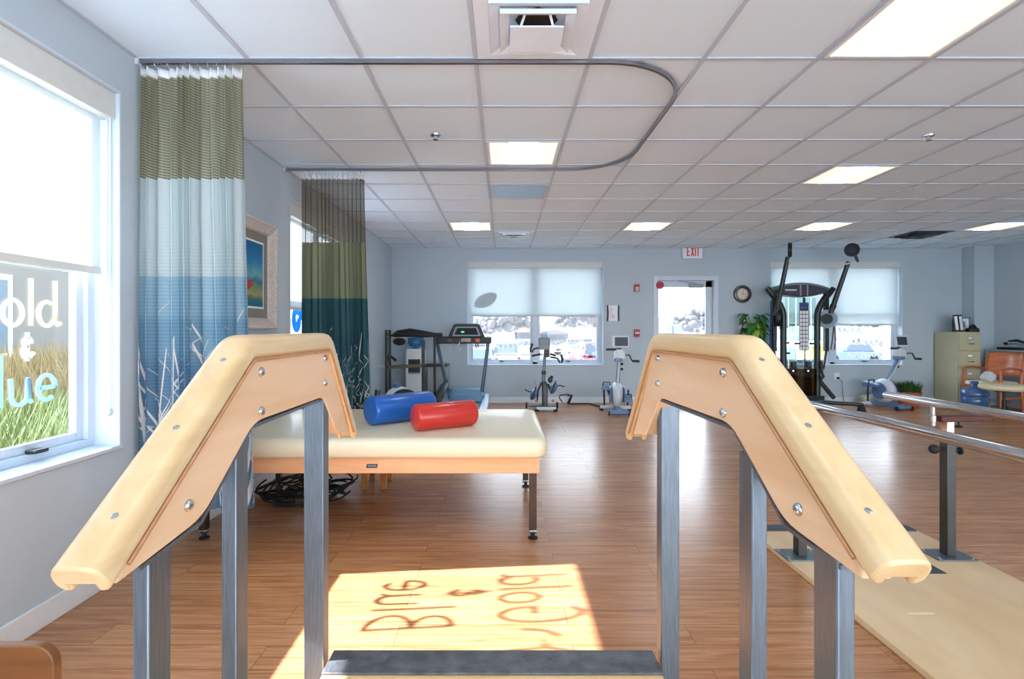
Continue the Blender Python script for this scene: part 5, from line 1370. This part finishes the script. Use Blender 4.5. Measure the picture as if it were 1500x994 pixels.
def bar_post(x,y,X,sg,tag):
    # plate, lower tube, inner tube, clamp, swing arm
    p=part('post',M().bb((x-.024,y-.028,.038),(x+.024,y+.028,.665)),pm('post_grey_'+tag,(80,80,78),.4,.75,var=.08),pb,bevel=.003)
    part('inner_tube',M().bb((x-.019,y-.022,.6),(x+.019,y+.022,.768)),m_chrome,p,bevel=.002)
    bp=part('base_plate',M().bb((x-.105,y-.075,.03),(x+.105,y+.075,.038)),m_steelpost,p,bevel=.002)
    for a in (-1,1):
        for q in (-1,1): part('bolt',M().lathe([(.009,.038),(.009,.044),(.004,.046)],(x+a*.088,y+q*.058,0),n=8),m_bolt,bp)
    part('height_knob',M().tube([V(x-.024,y,.615),V(x-.06,y,.615)],.007,8).sph((x-.075,y,.615),.026,16,10),m_rubber,p)
    part('lock_knob',M().tube([V(x+.024,y,.605),V(x+.058,y,.605)],.006,8).lathe([(.012,0),(.022,.006),(.022,.014),(.01,.02)],(x+.058,y,.605),(1,0,0),8),m_rubber,p)
    ar=part('swing_arm',M().loft([[V(x-.055,y-.03,.765),V(x-.055,y+.02,.765),V(x-.055,y+.02,.80),V(x-.055,y-.03,.80)],[V(x+sg*.225,y-.03,.772),V(x+sg*.225,y+.02,.772),V(x+sg*.225,y+.02,.80),V(x+sg*.225,y-.03,.80)]]) if sg>0 else M().bb((x-.21,y-.03,.765),(x+.04,y+.02,.80)),pm('rust_brown_arm',(78,40,30),.4,.5,var=.15),p,bevel=.004)
    part('clamp',M().lathe([(.014,.745),(.014,.762),(.018,.765),(.018,.80),(.012,.803),(.012,.845),(.017,.85),(.017,.862)],(X,y-.01,0),n=16),m_chrome,ar)
    part('arm_knob',M().tube([V(x+sg*.06,y,.765),V(x+sg*.06,y,.745)],.005,6).lathe([(.018,0),(.02,.008),(.01,.014)],(x+sg*.06,y,.732),n=10),m_rubber,ar)
for y in (2.94,.35):
    bar_post(2.435,y,2.345,1,'a%d'%int(y)); bar_post(1.625,y,1.60,-1,'b%d'%int(y))
# ------------------------------------------------------------------ outdoors
m_asph=pm('pale_asphalt',(66,66,70),.9,var=.06,scale=3)
m_lawn=pm('dry_lawn',(84,82,62),.95,var=.15,scale=2)
m=M().grid(lambda u,v:V(-120+260*u,YB+.3+4.6*v,-.25-.75*v),1,1); struct('lawn_strip',m,m_lawn)
struct('parking_lot',M().bb((-120,YB+4.9,-1.3),(140,75,-1.0)),m_asph)
struct('meadow_ground',M().bb((-60,-20,-.75),(XL-.23,YB+.3,-.35)),m_lawn)
def hillf(u,v): return V(-260+540*u,130+170*v,-1+ (v**.7)*(9+6*noise.noise(V(u*6,v*2,.3))+4*noise.noise(V(u*17,v*3,2)))) 
struct('hillside',M().grid(hillf,60,12),pm('hazy_hill',(78,80,90),.95,var=.15,scale=.15))
m_gg=pm('green_meadow_grass',(88,98,40),.7,var=.3,scale=1.2)
m_yg=pm('dry_meadow_grass',(132,112,70),.7,var=.2,scale=1.2)
def grass(name,n,x0,x1,y0,y1,h0,h1,mat,label,seed):
    rnd=random.Random(seed); m=M()
    for k in range(n):
        x=rnd.uniform(x0,x1); y=rnd.uniform(y0,y1); h=rnd.uniform(h0,h1); a=rnd.uniform(0,2*PI); l=rnd.uniform(.05,.35)*h; w_=rnd.uniform(.006,.012)
        b0=V(x,y,-.36); s=V(-math.sin(a),math.cos(a),0)*w_; d=V(math.cos(a),math.sin(a),0)
        mid=b0+V(0,0,h*.6)+d*l*.3; tip=b0+V(0,0,h)+d*l
        m.add([b0-s,b0+s,mid+s*.8,mid-s*.8,tip],[(0,1,2,3),(3,2,4)])
    o=solo(name,m,mat,label,'grass',smooth=0,kind='stuff',recalc=False)
grass('meadow_grass',16000,-6.2,-2.9,3.0,13,.55,1.0,m_gg,'tall green grass just outside the left window',1)
grass('meadow_grass',15000,-13.2,-7.0,5.0,22,.8,1.45,m_yg,'tall dry golden grass farther out from the left window',2)
# neighbouring building
m_stucco=pm('grey_beige_stucco',(112,108,103),.9,var=.04,scale=20,bump=.1)
nb=thing('neighbour_building','grey beige building with white window beyond the tall grass, seen through the left window','building',(-17,17,-.4))
part('wall',M().bb((-20,2,-.4),(-14,32,4.6)),m_stucco,nb)
part('roof',M().bb((-20.4,1.6,4.6),(-13.6,32.4,4.85)),m_dark,nb,bevel=.02)
wn=part('window',M().bb((-14.02,13.0,.5),(-13.93,15.2,2.85)),m_white,nb,bevel=.01)
part('pane',M().bb((-13.935,13.15,.65),(-13.92,15.05,2.7)),pm('dull_pane',(84,98,108),.5,var=.1),wn,smooth=0)
# cars
def car(x,y,z,rz,col,label,kind='suv'):
    r=thing('car',label,'car',(x,y,z),rz,'cars in the parking lot')
    T=WM[r.name]; b=lambda:M(T)
    L,Wd,H=(4.5,1.82,1.66) if kind=='suv' else (4.5,1.78,1.44)
    def ring(yy,w0,w1,z0,z1): return [V(-w0,yy,z0),V(w0,yy,z0),V(w1,yy,z1),V(-w1,yy,z1)]
    bh=.95 if kind=='suv' else .86
    m=b().loft([ring(-L/2,Wd*.44,Wd*.40,.32,bh*.78),ring(-L/2+.18,Wd*.5,Wd*.46,.26,bh*.94),ring(-L*.2,Wd*.5,Wd*.475,.24,bh),ring(L*.2,Wd*.5,Wd*.475,.24,bh),ring(L/2-.2,Wd*.5,Wd*.46,.28,bh*.9),ring(L/2,Wd*.45,Wd*.41,.34,bh*.72)])
    mc=pm('paint_'+kind+'_%d%d%d'%col,col,.25,.1,var=.02,coat=.6)
    part('body',m,mc,r,bevel=.06)
    yr=-L/2+.12 if kind=='suv' else -L/2+.75
    def cab(s,za,zb,e): return [ring(yr-e,Wd*.445*s,Wd*.445*s,za,za+.001),]
    m=b().loft([[V(-Wd*.46,yr,bh-.03),V(Wd*.46,yr,bh-.03),V(Wd*.46,L*.2,bh-.03),V(-Wd*.46,L*.2,bh-.03)],[V(-Wd*.37,yr+.28,H),V(Wd*.37,yr+.28,H),V(Wd*.37,L*.2-.75,H),V(-Wd*.37,L*.2-.75,H)]])
    cb=part('cabin',m,mc,r,bevel=.07)
    mg=m_carglass
    # rear, front and side glass
    def q(p,f): return p
    part('rear_window',b().add([V(-Wd*.40,yr+.03,bh+.06),V(Wd*.40,yr+.03,bh+.06),V(Wd*.345,yr+.235,H-.1),V(-Wd*.345,yr+.235,H-.1)],[(0,1,2,3)]),mg,cb,solid=.03,smooth=0)
    part('windshield',b().add([V(-Wd*.40,L*.2-.06,bh+.05),V(Wd*.40,L*.2-.06,bh+.05),V(Wd*.345,L*.2-.66,H-.09),V(-Wd*.345,L*.2-.66,H-.09)],[(0,1,2,3)]),mg,cb,solid=.03,smooth=0)
    for s in (-1,1):
        part('side_window',b().add([V(s*Wd*.452,yr+.2,bh+.05),V(s*Wd*.452,L*.2-.25,bh+.05),V(s*Wd*.388,L*.2-.72,H-.12),V(s*Wd*.388,yr+.36,H-.12)],[(0,1,2,3)]),mg,cb,solid=.03,smooth=0)
        for yy in (-L*.3,L*.31): part('wheel',b().lathe([(.12,-.1),(.3,-.1),(.33,-.06),(.33,.06),(.3,.1),(.12,.1)],(s*Wd*.44,yy,.33),(1,0,0),20),m_rubber,r)
        part('tail_light',b().box((s*Wd*.40,-L/2+.07,bh*.76),(.22,.14,.16)),m_red,r,bevel=.03)
        part('head_light',b().box((s*Wd*.37,L/2-.1,bh*.68),(.3,.2,.13)),m_lgrey,r,bevel=.03)
        part('mirror',b().box((s*Wd*.54,L*.2-.3,bh+.08),(.16,.1,.12)),mc,r,bevel=.03)
    part('bumper',b().box((0,-L/2-.02,.45),(Wd*.9,.12,.2)),m_dark,r,bevel=.03)
    part('number_plate',b().box((0,-L/2-.02,.68),(.45,.1,.14)),m_white,r)
    return r
m_carglass=pm('car_glass',(52,62,74),.1,var=.1,coat=.3)
p=W(741,0,33); car(p.x,33,-1.0,0,(200,202,206),'white sport utility car parked outside the left back window','suv')
p=W(698,0,25.5); car(p.x,27,-1.0,math.radians(178),(112,112,120),'silver sedan facing the building outside the left back window','sedan')
p=W(868,0,29); car(p.x,30.5,-1.0,math.radians(6),(92,40,44),'red car parked outside at the right side of the left back window','suv')
p=W(964,0,34); car(p.x,35,-1.0,0,(92,40,44),'red car seen through the glass of the exit door','sedan')
p=W(700,0,50); car(p.x,50,-1.0,.1,(84,50,58),'dark red car far across the parking lot behind the silver sedan','sedan')
p=W(765,0,52); car(p.x,52,-1.0,math.radians(90),(214,216,220),'pale sedan side-on far across the parking lot left of the window bar','sedan')
p=W(838,0,52); car(p.x,52,-1.0,math.radians(90),(206,208,206),'pale car side-on far across the lot behind the red car','suv')
p=W(1240,0,38); car(p.x,38,-1.0,math.radians(90),(70,90,124),'blue car side-on outside the right back window','sedan')
p=W(1285,0,44); car(p.x,44,-1.0,math.radians(90),(226,228,230),'white car side-on outside the right back window','suv')
# far buildings
def house(x,y,w_,h,rh,wall,roof,label):
    t=thing('far_building',label,'building',(x,y,-1),0)
    part('walls',M().bb((x-w_/2,y,-1),(x+w_/2,y+8,-1+h)),wall,t)
    part('roof',M().prism([(-w_/2-.4,0),(w_/2+.4,0),(w_/2-1.5,rh),(-w_/2+1.5,rh)],(x,y-.4,-1+h),(1,0,0),(0,0,1),(0,8.8,0)),roof,t)
    for k in (-1,0,1): part('window',M().bb((x+k*w_*.3-.5,y-.05,.2),(x+k*w_*.3+.5,y+.02,1.2)),m_carglass,t)
p=W(769,0,78); house(p.x,78,3.0,2.1,.7,m_stucco,pm('salmon_roof',(130,88,84),.8),'far building with salmon roof outside the left back window')
p=W(811,0,66); house(p.x,66,3.6,1.9,.55,m_stucco,pm('mauve_roof',(88,84,98),.8),'far building with mauve roof behind the slim exerciser display')
# trees
m_tw=pm('bare_tree_haze',(54,56,64),.95,var=.2,scale=2)
m_tg=pm('pale_olive_tree',(60,64,52),.95,var=.2,scale=2)
m_trunk=pm('grey_trunk',(140,130,124),.9,var=.2)
def tree(px,y,h,wd,mat,label,seed):
    p=W(px,0,y); rnd=random.Random(seed)
    t=thing('tree',label,'tree',(p.x,y,-1),0,'trees beyond the parking lot')
    part('trunk',M().tube([V(p.x,y,-1.2),V(p.x+.1,y,-1+h*.35),V(p.x-.1,y,-1+h*.7)],[.18,.14,.05],8),m_trunk,t)
    m=M()
    for k in range(110):
        a=rnd.uniform(0,2*PI); e=rnd.uniform(-.6,1.5); R=rnd.random()**.4
        c=V(p.x+wd*.5*R*math.cos(a)*math.cos(e*.8),y+wd*.5*R*math.sin(a)*math.cos(e*.8),-1+h*.62+h*.36*R*math.sin(e))
        s=wd*rnd.uniform(.06,.13)
        m.sph(c,(s,s,s*.8),9,6)
    part('crown',m,mat,t,smooth=80)
for i,(px,y,h,wd,mt,lb) in enumerate((
    (726,68,4.2,7,m_tw,'hazy grey tree beyond the white car'),(752,74,4.6,8,m_tw,'hazy tree behind the salmon roof'),(700,72,3.6,7,m_tw,'hazy tree beyond the silver sedan'),
    (832,66,5.0,5.5,m_tw,'grey bushy tree right of the mauve roof'),(848,69,6.0,6.5,m_tw,'tallest hazy tree outside the left back window'),(866,64,5.6,6,m_tw,'grey tree above the red car'),(880,66,4.4,6,m_tg,'olive tree at the right edge of the left back window'),
    (1000,70,4.0,9,m_tw,'hazy tree left behind the exit door glass'),(1022,66,4.6,9,m_tw,'hazy tree right behind the exit door glass'),
    (1240,52,5.2,8,m_tw,'grey tree outside the right back window behind the machine arm'),(1266,50,4.2,7,m_tg,'olive tree in the middle of the right back window'),(1290,54,4.6,7,m_tw,'grey tree left of the white porch column'),(1160,56,4.0,8,m_tg,'olive tree behind the cable machine'))):
    y2=97+(i%7)*6.5; k=y2/y; tree(px,y2,(h-1.4)*k+1.4,min(6.0,wd*k*.8),mt,lb,i)
# blue cabinets with white post and lamp pole outside the door
pa_=W(975,475,28); pb_=W(999,475,28)
bc=thing('blue_container','blue outdoor container with white centre post seen through the exit door','container',((pa_.x+pb_.x)/2,28.3,-1))
for x0,x1 in ((pa_.x,pa_.x+.36),(pb_.x-.42,pb_.x)): part('panel',M().bb((x0,28,-1),(x1,28.6,pa_.z)),pm('sign_blue',(92,140,200),.5,var=.03),bc,bevel=.02)
part('centre_post',M().bb((pa_.x+.37,28.2,-1),(pb_.x-.43,28.3,pa_.z+.1)),m_white,bc,bevel=.01)
p=W(984.5,0,31)
lp=thing('lamp_pole','tall thin white lamp pole outside the exit door','lamp pole',(p.x,31,-1))
part('pole',M().cyl((p.x,31,-1),(p.x,31,6.5),.05,10),m_lgrey,lp)
part('lamp_head',M().bb((p.x-.1,30.2,6.4),(p.x+.1,31.1,6.5)),m_grey,lp,bevel=.02)
# white porch column outside the right window
p=W(1305,0,10.6)
pc=thing('porch_column','white porch column outside the right back window','column',(p.x,10.6,-.5))
part('shaft',M().bb((p.x-.10,10.5,-.5),(p.x+.10,10.7,2.9)),m_white,pc,bevel=.01)
part('capital',M().bb((p.x-.14,10.46,2.2),(p.x+.14,10.74,2.32)).bb((p.x-.13,10.47,2.34),(p.x+.13,10.73,2.38)),m_white,pc,bevel=.01)
part('base',M().bb((p.x-.14,10.46,-.5),(p.x+.14,10.74,.1)),m_white,pc,bevel=.01)
p=W(1193,0,20)
yb_=thing('yellow_bin','yellow bin outside, seen through the cable machine','bin',(p.x,20,-1))
part('body',M().loft([rring(p.x-.42,p.x+.42,19.6,20.4,.08,-1),rring(p.x-.5,p.x+.5,19.55,20.45,.08,.68)]),pm('bin_yellow',(206,186,96),.5,var=.05),yb_,bevel=.01)
part('lid',M().loft([rring(p.x-.53,p.x+.53,19.5,20.5,.08,.68),rring(p.x-.5,p.x+.5,19.55,20.45,.08,.82)]),pm('bin_lid',(190,172,90),.5,var=.05),yb_,bevel=.02)

# ------------------------------------------------------------------ light, world, camera
wd=bpy.data.worlds.new('World'); SC.world=wd; wd.use_nodes=True
N=wd.node_tree.nodes; L=wd.node_tree.links; bg=N['Background']
tc=N.new('ShaderNodeTexCoord'); sx_=N.new('ShaderNodeSeparateXYZ'); L.new(tc.outputs['Generated'],sx_.inputs['Vector'])
cr=N.new('ShaderNodeValToRGB'); e=cr.color_ramp.elements
e[0].position=0; e[0].color=(.66,.79,.94,1); e[1].position=1; e[1].color=(.60,.80,1.0,1)
for p_,c_ in ((.49,(.72,.83,.96,1)),(.5,(.95,.98,1,1)),(.62,(.78,.90,1,1))):
    x=e.new(p_); x.color=c_
mr=N.new('ShaderNodeMapRange'); mr.inputs['From Min'].default_value=-1; mr.inputs['From Max'].default_value=1
L.new(sx_.outputs['Z'],mr.inputs['Value']); L.new(mr.outputs['Result'],cr.inputs['Fac']); L.new(cr.outputs['Color'],bg.inputs['Color'])
bg.inputs['Strength'].default_value=SKY
sun=bpy.data.lights.new('Sun','SUN'); sun.energy=SUNE; sun.color=(.93,.96,1.08); sun.angle=math.radians(.53)
so_=bpy.data.objects.new('Sun',sun); COL.objects.link(so_)
dv=Vector((1,.095,-.607)).normalized(); so_.rotation_euler=dv.to_track_quat('-Z','Y').to_euler(); so_.location=(-6,2,6)
cam=bpy.data.cameras.new('Camera'); cam.sensor_width=36; cam.lens=F/1500*36; cam.shift_x=12/1500; cam.shift_y=-12/1500; cam.clip_start=.02; cam.clip_end=500
co_=bpy.data.objects.new('Camera',cam); COL.objects.link(co_); co_.location=(0,0,CAMZ); co_.rotation_euler=(PI/2,0,0); SC.camera=co_
SC.view_settings.view_transform='Standard'; SC.view_settings.look='None'; SC.view_settings.gamma=1; SC.view_settings.exposure=EXPO
SC.view_settings.use_curve_mapping=False
SC.cycles.use_denoising=True
SC.cycles.max_bounces=10; SC.cycles.diffuse_bounces=6; SC.cycles.transparent_max_bounces=24; SC.cycles.sample_clamp_indirect=8
